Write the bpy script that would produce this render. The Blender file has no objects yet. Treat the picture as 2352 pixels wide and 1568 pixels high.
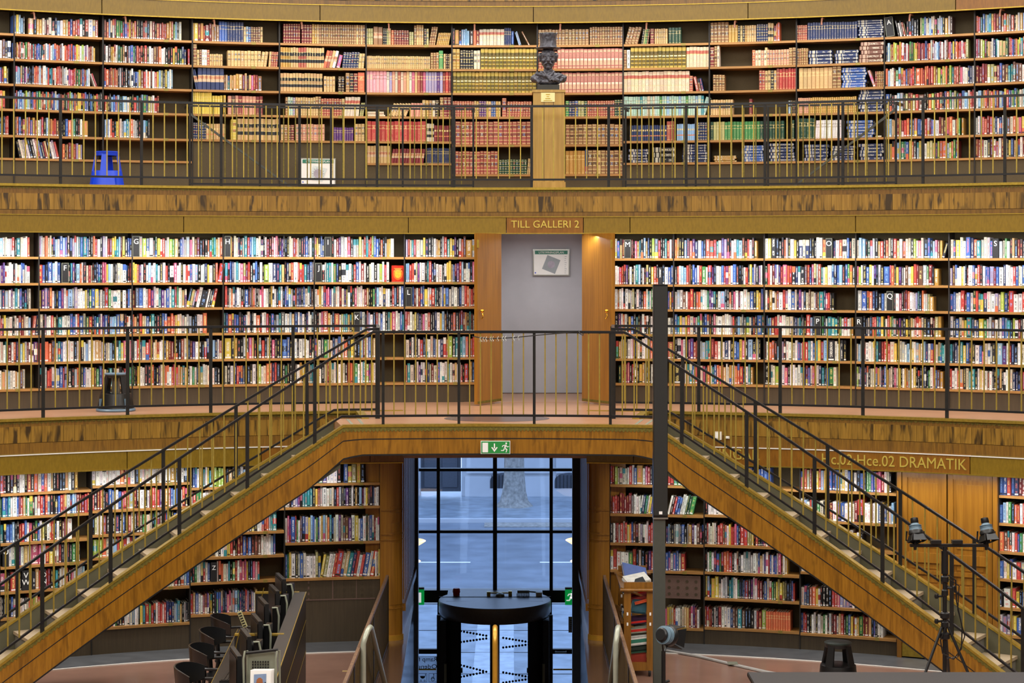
import bpy, bmesh, math, random
from math import sin, cos, pi, atan, asin, sqrt, radians
from mathutils import Vector, Matrix
S = bpy.context.scene
COL = S.collection
random.seed(11)
# ------------------------------------------------------------------ camera, world, lights, exposure
EYE = 4.09; F = 4510.0; HX = 1176.0; HY = 602.0
cam = bpy.data.cameras.new('camera'); camo = bpy.data.objects.new('camera', cam); COL.objects.link(camo)
camo.location = (0, 0, EYE); camo.rotation_euler = (pi/2, 0, 0)
cam.sensor_width = 36; cam.lens = F/2352*36; cam.shift_y = -(784-HY)/2352; cam.clip_end = 300; cam.clip_start = .05
S.camera = camo
w = bpy.data.worlds.new('world'); S.world = w; w.use_nodes = True
w.node_tree.nodes['Background'].inputs[0].default_value = (.42, .62, 1, 1)
w.node_tree.nodes['Background'].inputs[1].default_value = 2.6
S.view_settings.view_transform = 'Standard'; S.view_settings.look = 'None'
S.view_settings.exposure = 0.0; S.view_settings.gamma = 1; S.view_settings.use_curve_mapping = False
CX, CY = -.256, 10.925
R1, R2, R3 = 10.29, 11.55, 12.81
def area(name, loc, rot, sx, sy, e, col=(1, .93, .82)):
    l = bpy.data.lights.new(name, 'AREA'); l.shape = 'RECTANGLE'; l.size = sx; l.size_y = sy; l.energy = e; l.color = col
    o = bpy.data.objects.new(name, l); COL.objects.link(o); o.location = loc; o.rotation_euler = rot; return o
# daylight from the high drum windows of the rotunda (all round, above the galleries) and the ceiling
for k in range(8):
    a = k*pi/4+pi/8
    p = Vector((CX+11.5*sin(a), CY+11.5*cos(a), 13.0)); d = Vector((CX, CY, 3.5))-p
    area('drum_light', p, d.to_track_quat('-Z', 'Y').to_euler(), 5.5, 4.5, 620, (1, .995, .985))
area('ceiling_light', (CX, CY, 16.5), (0, 0, 0), 12, 12, 700, (1, .99, .97))
# strip lamps under every cornice, shining back on the book spines
for R, z, e in ((R1-.26, 1.90, 4.5), (R2-.27, 4.38, 7.5), (R3-.30, 6.92, 4.0)):
    for k in range(-7, 8):
        a = k*.1
        if z < 3 and abs(a) < .12 or 4 < z < 5 and k == 0: continue
        p = Vector((CX+R*sin(a), CY+R*cos(a), z)); tgt = Vector((CX+(R+.16)*sin(a), CY+(R+.16)*cos(a), z-.95))
        area('cornice_strip_light', p, (tgt-p).to_track_quat('-Z', 'Y').to_euler(), R*.098, .05, e, (.97, .985, 1))

area('corridor_light', (.36, 23.2, 4.36), (0, 0, 0),   .9, .5, 6, (1, .99, .97))
# ------------------------------------------------------------------ helpers
def cyl(R, a, z): return Vector((CX+R*sin(a), CY+R*cos(a), z))
def phi_of(px, R):
    t = (px-HX)/F; al = atan(t)
    return al+asin(max(-1, min(1, (t*CY-CX)*cos(al)/R)))
def z_of(py, px, R):
    a = phi_of(px, R); return EYE-(py-HY)/F*(CY+R*cos(a))
def at(px, py, Y): return Vector(((px-HX)/F*Y, Y, EYE-(py-HY)/F*Y))
def px_of(v): return HX+F*v[0]/v[1], HY+F*(EYE-v[2])/v[1]
def lin(c):
    return tuple((x/12.92 if x <= .04045 else ((x+.055)/1.055)**2.4) for x in c)
def hexc(h): return lin(tuple(int(h[i:i+2], 16)/255 for i in (0, 2, 4)))

class MB:
    def __init__(s): s.v = []; s.f = []; s.m = []; s.mi = 0
    def quad(s, a, b, c, d): 
        n = len(s.v); s.v += [tuple(a), tuple(b), tuple(c), tuple(d)]; s.f.append((n, n+1, n+2, n+3)); s.m.append(s.mi)
    def poly(s, pts):
        n = len(s.v); s.v += [tuple(p) for p in pts]; s.f.append(tuple(range(n, n+len(pts)))); s.m.append(s.mi)
    def hexa(s, p):      # 8 points: bottom 4 ccw, top 4
        n = len(s.v); s.v += [tuple(q) for q in p]
        for f in ((3, 2, 1, 0), (4, 5, 6, 7), (0, 1, 5, 4), (1, 2, 6, 5), (2, 3, 7, 6), (3, 0, 4, 7)):
            s.f.append(tuple(n+i for i in f)); s.m.append(s.mi)
        return s
    def box(s, x0, x1, y0, y1, z0, z1):
        return s.hexa([(x0, y0, z0), (x1, y0, z0), (x1, y1, z0), (x0, y1, z0), (x0, y0, z1), (x1, y0, z1), (x1, y1, z1), (x0, y1, z1)])
    def obox(s, c, ax, ay, az):  # centre and three half-axis vectors
        c = Vector(c); ax = Vector(ax); ay = Vector(ay); az = Vector(az)
        return s.hexa([c-ax-ay-az, c+ax-ay-az, c+ax+ay-az, c-ax+ay-az, c-ax-ay+az, c+ax-ay+az, c+ax+ay+az, c-ax+ay+az])
    def cbox(s, R0, R1_, a0, a1, z0, z1):  # radial box
        return s.hexa([cyl(R0, a0, z0), cyl(R0, a1, z0), cyl(R1_, a1, z0), cyl(R1_, a0, z0), cyl(R0, a0, z1), cyl(R0, a1, z1), cyl(R1_, a1, z1), cyl(R1_, a0, z1)])
    def tube(s, pts, r, n=8, closed=False):
        pts = [Vector(p) for p in pts]; rings = []; N = len(pts)
        up = None
        for i, p in enumerate(pts):
            if closed: d = pts[(i+1) % N]-pts[i-1]
            else: d = (pts[min(i+1, N-1)]-pts[max(i-1, 0)])
            d.normalize()
            if up is None:
                up = Vector((0, 0, 1)) if abs(d.z) < .9 else Vector((0, 1, 0))
            side = d.cross(up)
            if side.length < 1e-4: side = d.cross(Vector((1, 0, 0)))
            side.normalize(); up = side.cross(d).normalized()
            rr = r[i] if isinstance(r, (list, tuple)) else r
            base = len(s.v)
            for k in range(n):
                t = 2*pi*(k+.5)/n; s.v.append(tuple(p+side*(rr*cos(t))+up*(rr*sin(t))))
            rings.append(base)
        for i in range(N if closed else N-1):
            a = rings[i]; b = rings[(i+1) % N]
            for k in range(n):
                s.f.append((a+k, a+(k+1) % n, b+(k+1) % n, b+k)); s.m.append(s.mi)
        if not closed:
            s.f.append(tuple(rings[0]+k for k in reversed(range(n)))); s.m.append(s.mi)
            s.f.append(tuple(rings[-1]+k for k in range(n))); s.m.append(s.mi)
        return s
    def bar(s, pts, wx, wz):     # rectangular section bar through points (horizontal width wx, height wz)
        pts = [Vector(p) for p in pts]; base = []
        for i, p in enumerate(pts):
            d = pts[min(i+1, len(pts)-1)]-pts[max(i-1, 0)]; h = Vector((d.x, d.y, 0))
            sd = Vector((h.y, -h.x, 0)).normalized()*wx/2 if h.length > 1e-6 else Vector((wx/2, 0, 0))
            u = Vector((0, 0, wz/2)) if h.length > 1e-6 else Vector((0, wz/2, 0))
            base.append(len(s.v)); s.v += [tuple(p-sd-u), tuple(p+sd-u), tuple(p+sd+u), tuple(p-sd+u)]
        for a, b in zip(base, base[1:]):
            for k in range(4): s.f.append((a+k, a+(k+1) % 4, b+(k+1) % 4, b+k)); s.m.append(s.mi)
        a, b = base[0], base[-1]
        s.f.append((a+3, a+2, a+1, a)); s.m.append(s.mi); s.f.append((b, b+1, b+2, b+3)); s.m.append(s.mi)
        return s
    def sweep(s, prof, a0, a1, n, zf=None):   # closed (R,z) profile along an arc
        base = []
        for i in range(n+1):
            a = a0+(a1-a0)*i/n; dz = zf(a) if zf else 0
            base.append(len(s.v)); s.v += [tuple(cyl(r, a, z+dz)) for r, z in prof]
        k = len(prof)
        for a, b in zip(base, base[1:]):
            for j in range(k): s.f.append((a+j, a+(j+1) % k, b+(j+1) % k, b+j)); s.m.append(s.mi)
        s.f.append(tuple(base[0]+j for j in reversed(range(k)))); s.m.append(s.mi)
        s.f.append(tuple(base[-1]+j for j in range(k))); s.m.append(s.mi)
        return s
    def lathe(s, prof, c=(0, 0, 0), n=24, sx=1, sy=1, a0=0, a1=2*pi, wob=0):
        c = Vector(c); full = abs(a1-a0-2*pi) < 1e-6; m = n if full else n+1; base = []
        for r, z in prof:
            base.append(len(s.v))
            for k in range(m):
                t = a0+(a1-a0)*k/n; q = r*(1+wob*sin(5*t+z*40))
                s.v.append((c.x+q*cos(t)*sx, c.y+q*sin(t)*sy, c.z+z))
        for a, b in zip(base, base[1:]):
            for k in range(n):
                k2 = (k+1) % m; s.f.append((a+k, a+k2, b+k2, b+k)); s.m.append(s.mi)
        if full:
            s.f.append(tuple(base[0]+k for k in reversed(range(m)))); s.m.append(s.mi)
            s.f.append(tuple(base[-1]+k for k in range(m))); s.m.append(s.mi)
        return s
    def add(s, o):
        n = len(s.v); s.v += o.v; s.f += [tuple(i+n for i in f) for f in o.f]; s.m += [s.mi]*len(o.f); return s

def mesh_of(name, mb, mats, org=(0, 0, 0), smooth=False):
    me = bpy.data.meshes.new(name)
    ox, oy, oz = org
    me.from_pydata([(x-ox, y-oy, z-oz) for x, y, z in mb.v], [], mb.f)
    for m in (mats if isinstance(mats, (list, tuple)) else [mats]): me.materials.append(m)
    if isinstance(mats, (list, tuple)): me.polygons.foreach_set('material_index', mb.m)
    bm = bmesh.new(); bm.from_mesh(me); bmesh.ops.recalc_face_normals(bm, faces=bm.faces); bm.to_mesh(me); bm.free()
    if smooth:
        me.shade_smooth()
        me.set_sharp_from_angle(angle=radians(40))
    me.update(); return me
def tag(o, label=None, cat=None, group=None, kind=None):
    if label: o['label'] = label
    if cat: o['category'] = cat
    if group: o['group'] = group
    if kind: o['kind'] = kind
    return o
def org_of(mb):
    xs = [p[0] for p in mb.v]; ys = [p[1] for p in mb.v]; zs = [p[2] for p in mb.v]
    return Vector(((min(xs)+max(xs))/2, (min(ys)+max(ys))/2, min(zs)))
def obj(name, mb, mats, parent=None, smooth=False, local=False):
    """world-space builder -> one object; its origin sits at its own base"""
    o_ = org_of(mb)
    o = bpy.data.objects.new(name, mesh_of(name, mb, mats, o_, smooth)); COL.objects.link(o)
    if parent is None: o.location = o_
    else:
        o.parent = parent
        o.location = o_ if local else o_-wloc(parent)
    return o
def wloc(o):
    v = Vector(o.location)
    while o.parent: o = o.parent; v += o.location
    return v
def dup(src, parent, wpos, rz=None):
    """copy of a one-mesh part at another world position (shares mesh data)"""
    o = src.copy(); COL.objects.link(o); o.parent = parent
    o.location = Vector(wpos)-(wloc(parent) if parent else Vector((0, 0, 0)))
    if rz is not None: o.rotation_euler = (0, 0, rz)
    return o
def thing(name, label, cat, loc=(0, 0, 0), group=None, rz=0):
    o = bpy.data.objects.new(name, None); o.empty_display_size = .1; COL.objects.link(o); o.location = loc; o.rotation_euler = (0, 0, rz)
    return tag(o, label, cat, group)
def struct(name, mb, mats, smooth=False, label=None):
    o = obj(name, mb, mats, None, smooth); o['kind'] = 'structure'
    if label: o['label'] = label
    return o

# ------------------------------------------------------------------ materials
def new_mat(name):
    m = bpy.data.materials.new(name); m.use_nodes = True; nt = m.node_tree; b = nt.nodes['Principled BSDF']; return m, nt, b
def flat(name, h, rough=.5, metal=0, var=.12, scale=20, spec=.5, bump=0, emit=None):
    m, nt, b = new_mat(name); c = hexc(h)
    b.inputs['Roughness'].default_value = rough; b.inputs['Metallic'].default_value = metal; b.inputs['Specular IOR Level'].default_value = spec
    n = nt.nodes.new('ShaderNodeTexNoise'); n.inputs['Scale'].default_value = scale; n.inputs['Detail'].default_value = 4
    g = nt.nodes.new('ShaderNodeNewGeometry'); nt.links.new(g.outputs['Position'], n.inputs['Vector'])
    r = nt.nodes.new('ShaderNodeValToRGB'); r.color_ramp.elements[0].position = .3; r.color_ramp.elements[1].position = .7
    r.color_ramp.elements[0].color = tuple(x*(1-var) for x in c)+(1,); r.color_ramp.elements[1].color = tuple(min(1, x*(1+var)) for x in c)+(1,)
    nt.links.new(n.outputs['Fac'], r.inputs[0]); nt.links.new(r.outputs[0], b.inputs['Base Color'])
    if bump:
        bp = nt.nodes.new('ShaderNodeBump'); bp.inputs['Strength'].default_value = bump; bp.inputs['Distance'].default_value = .01
        nt.links.new(n.outputs['Fac'], bp.inputs['Height']); nt.links.new(bp.outputs[0], b.inputs['Normal'])
    if emit: b.inputs['Emission Color'].default_value = lin(emit[:3])+(1,); b.inputs['Emission Strength'].default_value = emit[3]
    return m
def wood(name, c1, c2, c3, grain=(60, 60, 2.5), rough=.35, streak=.0, seed=0, tone=.12, big=.6):
    """fine grain along z; c3 = dark figure amount given by streak; per-piece tone from Object Info"""
    m, nt, b = new_mat(name); L = nt.links.new; N = nt.nodes.new
    g = N('ShaderNodeNewGeometry'); mp = N('ShaderNodeMapping'); mp.inputs['Scale'].default_value = grain
    L(g.outputs['Position'], mp.inputs['Vector'])
    oi = N('ShaderNodeObjectInfo'); va = N('ShaderNodeVectorMath'); va.operation = 'ADD'
    sc = N('ShaderNodeVectorMath'); sc.operation = 'SCALE'; sc.inputs[0].default_value = (37, 19, 53)
    L(oi.outputs['Random'], sc.inputs['Scale']); L(mp.outputs[0], va.inputs[0]); L(sc.outputs[0], va.inputs[1])
    n1 = N('ShaderNodeTexNoise'); n1.inputs['Scale'].default_value = 1; n1.inputs['Detail'].default_value = 5; n1.inputs['Distortion'].default_value = .4
    L(va.outputs[0], n1.inputs['Vector'])
    r1 = N('ShaderNodeValToRGB'); e = r1.color_ramp.elements; e[0].position = .32; e[1].position = .68
    e[0].color = hexc(c1)+(1,); e[1].color = hexc(c2)+(1,); L(n1.outputs['Fac'], r1.inputs[0])
    mp2 = N('ShaderNodeMapping'); mp2.inputs['Scale'].default_value = (grain[0]*.28, grain[1]*.28, grain[2]*.9); L(va.outputs[0], mp2.inputs['Vector'])
    mp2.inputs['Scale'].default_value = (.28, .28, .9)
    n2 = N('ShaderNodeTexNoise'); n2.inputs['Scale'].default_value = 1; n2.inputs['Detail'].default_value = 3; n2.inputs['Distortion'].default_value = .5
    L(mp2.outputs[0], n2.inputs['Vector'])
    r2 = N('ShaderNodeValToRGB'); e = r2.color_ramp.elements; e[0].position = .52; e[1].position = .66
    e[0].color = (0, 0, 0, 1); e[1].color = (streak,)*3+(1,); L(n2.outputs['Fac'], r2.inputs[0])
    mx = N('ShaderNodeMix'); mx.data_type = 'RGBA'; L(r2.outputs[0], mx.inputs['Factor']); L(r1.outputs[0], mx.inputs['A']); mx.inputs['B'].default_value = hexc(c3)+(1,)
    n3 = N('ShaderNodeTexNoise'); n3.inputs['Scale'].default_value = big; L(g.outputs['Position'], n3.inputs['Vector'])
    ad = N('ShaderNodeMath'); ad.operation = 'ADD'; L(oi.outputs['Random'], ad.inputs[0]); L(n3.outputs['Fac'], ad.inputs[1])
    mr = N('ShaderNodeMapRange'); mr.inputs['From Min'].default_value = .3; mr.inputs['From Max'].default_value = 1.7
    mr.inputs['To Min'].default_value = 1-tone; mr.inputs['To Max'].default_value = 1+tone; L(ad.outputs[0], mr.inputs['Value'])
    hs = N('ShaderNodeHueSaturation'); L(mr.outputs[0], hs.inputs['Value']); L(mx.outputs['Result'], hs.inputs['Color']); L(hs.outputs[0], b.inputs['Base Color'])
    b.inputs['Roughness'].default_value = rough; b.inputs['Coat Weight'].default_value = .15; b.inputs['Coat Roughness'].default_value = .25
    return m
M = {}
M['frieze'] = wood('frieze_oak', '7a6012', '886c18', '675011', grain=(60, 60, 16), streak=.12, tone=.08)
M['plate'] = wood('plate_oak', '7c4f12', '8f5e18', '63400e', grain=(50, 50, 10), streak=.2, tone=.05)
M['darkfrieze'] = wood('dark_frieze', '6c4410', '7f5216', '53340c', grain=(20, 20, 50), streak=.2, tone=.06)
M['veneer'] = wood('figured_veneer', '815e1c', '9c762c', '33230a', grain=(55, 55, 3.2), streak=.95, tone=.2)
M['veneer2'] = wood('band_veneer', '6c4a16', '86601f', '47310f', grain=(90, 90, 5), streak=.45, tone=.08)
M['stringer'] = wood('stringer_walnut', '7e5312', '9a6a1c', '5a3a0e', grain=(55, 55, 4), streak=.55, tone=.05, rough=.3)
M['oak'] = wood('door_oak', '855616', '9c6a20', '6a4512', grain=(45, 45, 1.6), streak=.3, tone=.05, rough=.3)
M['pale_oak'] = wood('pedestal_oak', 'a5823c', 'b9964c', '8d6c34', grain=(40, 40, 2), streak=.3, tone=.04)
M['shelf'] = wood('shelf_edge', '9c6e36', 'b28244', '865c2c', grain=(6, 6, 90), streak=.2, tone=.06, rough=.5)
M['casewood'] = wood('case_brown', '40331f', '493b26', '352a1b', grain=(60, 60, 3), streak=.2, tone=.05, rough=.65)
M['caseback'] = flat('case_back_cloth', '51462f', .85, var=.07, scale=60)
M['upright'] = flat('upright_black', '1d1813', .6, var=.1)
M['cart'] = wood('cart_oak', '7c5016', '93631f', '5f3f10', grain=(40, 40, 4), streak=.3, tone=.06)
M['brass'] = flat('brass', 'b89c40', .32, metal=.75, var=.15, scale=35)
M['brassrod'] = flat('brass_rod', 'ac9644', .38, metal=.55, var=.12)
M['oldbrass'] = flat('tarnished_brass', '6f6425', .55, metal=.4, var=.35, scale=50)
M['polished'] = flat('polished_brass', 'e0a83a', .2, metal=1, var=.06)
M['brassrail'] = flat('bright_brass', 'd09a34', .28, metal=.45, var=.06, spec=.8)
M['tag'] = flat('tag_brass', '94803c', .45, metal=.3, var=.1)
M['deskcap'] = flat('desk_cap', '2e2b2a', .4, var=.1)
M['iron'] = flat('bronze_iron', '1d1b18', .5, metal=.2, var=.2, spec=.4)
M['handrail'] = flat('handrail_black', '18181a', .35, metal=.1, var=.15)
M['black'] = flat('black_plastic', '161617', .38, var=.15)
M['satin'] = flat('satin_black', '121213', .28, var=.1)
M['lino'] = flat('lino_pink', 'ab7f60', .28, var=.05, scale=3, spec=.6)
M['linofloor'] = flat('lino_floor', '947060', .22, var=.07, scale=3, spec=.7)
M['linodark'] = flat('lino_dark', '5c4c48', .25, var=.05)
M['border'] = flat('floor_border', '5b5d60', .3, var=.2, scale=6)
M['white'] = flat('white_line', 'e8e4dc', .6, var=.04)
M['stair'] = flat('stair_stone', 'a08d72', .55, var=.08, scale=15)
M['riser'] = flat('riser_stone', '6e6a60', .6, var=.12, scale=15)
M['curb'] = flat('curb_grey_green', '56533e', .55, var=.1, scale=8)
M['plaster'] = flat('corridor_plaster', 'b4b4ba', .8, var=.04, scale=5)
M['drum'] = flat('drum_plaster', 'd8cfbd', .9, var=.04, scale=2)
M['marble'] = flat('brown_marble', '634c3e', .15, var=.2, scale=14)
M['wellwall'] = flat('well_wall', '33302e', .12, var=.15)
M['steel'] = flat('brushed_steel', 'a9aaa2', .3, metal=.8, var=.05)
M['greymetal'] = flat('grey_metal', '878a78', .45, metal=.2, var=.05)
M['frame'] = flat('window_frame_bronze', '26211c', .4, metal=.3, var=.15)
M['canopy'] = flat('canopy_dark', '6a615b', .38, var=.08)
M['blue'] = flat('blue_plastic', '0a3fd0', .35, var=.06, scale=4)
M['bronze'] = flat('bust_bronze', '4c4c54', .36, metal=.35, var=.45, scale=30, bump=.4)
M['speaker'] = flat('speaker_mesh', '1d1e1c', .55, var=.35, scale=260)
M['polegrey'] = flat('pole_grey', '4d504a', .4, metal=.2, var=.05)
M['lampblue'] = flat('lamp_bluegrey', '6c8494', .4, var=.1)
M['deskblack'] = flat('desk_black', '1a1818', .35, var=.12)
M['tabletop'] = flat('table_charcoal', '2f2f32', .5, var=.06, scale=60)
M['panel'] = flat('perforated_brown', '6a5248', .5, var=.15, scale=120)
M['signwhite'] = flat('sign_white', 'f2f2ee', .5, var=.02)
M['signgreen'] = flat('sign_green', '1f8a3c', .5, var=.03)
M['plangreen'] = flat('plan_green', '2f7a64', .5, var=.03)
M['planline'] = flat('plan_line', '9aa2a6', .6, var=.05)
M['letter'] = flat('letter_gold', 'd8c25a', .35, metal=.4, var=.05)
M['red'] = flat('red_plastic', 'c02018', .4, var=.05)
M['blocktile'] = flat('index_block_black', '1b1b1d', .6, var=.3, scale=90)
M['paper'] = flat('page_paper', 'e3dccb', .8, var=.06, scale=200)
M['label'] = flat('spine_label', 'f4f2ee', .6, var=.02)
M['asphalt'] = flat('asphalt', '6c7480', .35, var=.25, scale=1.2)
M['paving'] = flat('wet_paving', '7f8a96', .3, var=.3, scale=2.5)
M['pavelight'] = flat('light_paving', 'a4adb8', .3, var=.25, scale=4)
M['facade'] = flat('facade_stone', 'b4b6bb', .85, var=.08, scale=.8)
M['facadedark'] = flat('facade_door', '43464f', .6, var=.1)
M['bark'] = flat('bark', '8a8680', .9, var=.35, scale=9, bump=.6)
M['bowl'] = flat('lamp_bowl_glass', 'fff2e0', .3, var=.02, emit=(1, .85, .65, 1.6))
def glass(name, tint=(.97, .98, 1), rough=0):
    m, nt, b = new_mat(name); N = nt.nodes.new; L = nt.links.new
    t = N('ShaderNodeBsdfTransparent'); t.inputs[0].default_value = tint+(1,); g = N('ShaderNodeBsdfGlossy'); g.inputs['Roughness'].default_value = .02
    f = N('ShaderNodeFresnel'); f.inputs[0].default_value = 1.45; mx = N('ShaderNodeMixShader'); L(f.outputs[0], mx.inputs[0]); L(t.outputs[0], mx.inputs[1]); L(g.outputs[0], mx.inputs[2])
    L(mx.outputs[0], nt.nodes['Material Output'].inputs[0]); return m
M['glass'] = glass('clear_glass')
M['slatbronze'] = flat('slat_bronze', '4c3b1e', .75, var=.25, spec=.15); M['wornrail'] = flat('worn_rail', '7c5f48', .45, metal=.3, var=.35, scale=30); M['rail'] = flat('pale_rail', 'a6a998', .32, metal=.25, var=.05)
M['exitgreen'] = flat('lit_exit_green', '12a850', .5, var=.02, emit=(.05, .62, .28, .55)); M['exitwhite'] = flat('lit_exit_white', 'f2f2ee', .5, var=.02, emit=(1, 1, 1, .6))
# book material: colour attribute + printed title marks
m, nt, b = new_mat('book_cover'); N = nt.nodes.new; L = nt.links.new
a1 = N('ShaderNodeAttribute'); a1.attribute_name = 'col'; a2 = N('ShaderNodeAttribute'); a2.attribute_name = 'acc'; uv = N('ShaderNodeUVMap'); uv.uv_map = 'UVMap'
mp = N('ShaderNodeMapping'); mp.inputs['Scale'].default_value = (9, 46, 1); L(uv.outputs[0], mp.inputs['Vector'])
n = N('ShaderNodeTexNoise'); n.inputs['Scale'].default_value = 1; n.inputs['Detail'].default_value = 1.5; L(mp.outputs[0], n.inputs['Vector'])
mp3 = N('ShaderNodeMapping'); mp3.inputs['Scale'].default_value = (1.2, 5, 1); L(uv.outputs[0], mp3.inputs['Vector'])
n3 = N('ShaderNodeTexNoise'); n3.inputs['Scale'].default_value = 1; n3.inputs['Detail'].default_value = 0; L(mp3.outputs[0], n3.inputs['Vector'])
g1 = N('ShaderNodeMath'); g1.operation = 'GREATER_THAN'; g1.inputs[1].default_value = .50; L(n.outputs['Fac'], g1.inputs[0])
g2 = N('ShaderNodeMath'); g2.operation = 'GREATER_THAN'; g2.inputs[1].default_value = .42; L(n3.outputs['Fac'], g2.inputs[0])
ml = N('ShaderNodeMath'); ml.operation = 'MULTIPLY'; L(g1.outputs[0], ml.inputs[0]); L(g2.outputs[0], ml.inputs[1])
sx = N('ShaderNodeSeparateXYZ'); L(uv.outputs[0], sx.inputs[0]); fr_ = N('ShaderNodeMath'); fr_.operation = 'FRACT'; L(sx.outputs[0], fr_.inputs[0])
cm = N('ShaderNodeMath'); cm.operation = 'COMPARE'; L(fr_.outputs[0], cm.inputs[0]); cm.inputs[1].default_value = .5; cm.inputs[2].default_value = .085
m0 = N('ShaderNodeMath'); m0.operation = 'MULTIPLY'; L(ml.outputs[0], m0.inputs[0]); L(cm.outputs[0], m0.inputs[1])
ml2 = N('ShaderNodeMath'); ml2.operation = 'MULTIPLY'; L(m0.outputs[0], ml2.inputs[0]); L(a2.outputs['Alpha'], ml2.inputs[1])
mx = N('ShaderNodeMix'); mx.data_type = 'RGBA'; L(ml2.outputs[0], mx.inputs['Factor']); L(a1.outputs['Color'], mx.inputs['A']); L(a2.outputs['Color'], mx.inputs['B'])
n4 = N('ShaderNodeTexNoise'); n4.inputs['Scale'].default_value = 90; g = N('ShaderNodeNewGeometry'); L(g.outputs['Position'], n4.inputs['Vector'])
mr = N('ShaderNodeMapRange'); mr.inputs['To Min'].default_value = .78; mr.inputs['To Max'].default_value = 1.2; L(n4.outputs['Fac'], mr.inputs['Value'])
hs = N('ShaderNodeHueSaturation'); hs.inputs['Saturation'].default_value = .93; L(mr.outputs[0], hs.inputs['Value']); L(mx.outputs['Result'], hs.inputs['Color']); L(hs.outputs[0], b.inputs['Base Color'])
b.inputs['Roughness'].default_value = .42; M['book'] = m

def text_pts(s, size, font_w=1.0):
    """flat letter outlines of a string as (verts, faces) in the xy plane, centred, cap height = size"""
    cu = bpy.data.curves.new('t', 'FONT'); cu.body = s; cu.size = 1; cu.extrude = .03; cu.resolution_u = 3
    o = bpy.data.objects.new('t', cu); COL.objects.link(o); dg = bpy.context.evaluated_depsgraph_get(); dg.update()
    me = o.evaluated_get(dg).to_mesh(); v = [tuple(p.co) for p in me.vertices]; f = [tuple(p.vertices) for p in me.polygons]
    o.evaluated_get(dg).to_mesh_clear(); COL.objects.unlink(o); bpy.data.objects.remove(o); bpy.data.curves.remove(cu)
    x0 = min(p[0] for p in v); x1 = max(p[0] for p in v); k = size/.72
    return [((p[0]-(x0+x1)/2)*k, p[1]*k, p[2]) for p in v], f, (x1-x0)*k
def text_flat(s, size, origin, ux, uz, un, width=None, depth=.004):
    v, f, wd = text_pts(s, size); kx = (width/wd) if width else 1
    mb = MB(); origin = Vector(origin); ux = Vector(ux); uz = Vector(uz); un = Vector(un)
    mb.v = [tuple(origin+ux*(p[0]*kx)+uz*p[1]+un*(p[2]/.03*depth)) for p in v]; mb.f = f; mb.m = [0]*len(f); return mb
def text_arc(s, size, R, px0, px1, z, depth=.004):
    a0, a1 = phi_of(px0, R), phi_of(px1, R); v, f, wd = text_pts(s, size); mb = MB()
    mb.v = [tuple(cyl(R-p[2]/.03*depth, (a0+a1)/2+p[0]/wd*(a1-a0), z+p[1])) for p in v]; mb.f = f; mb.m = [0]*len(f); return mb
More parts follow.
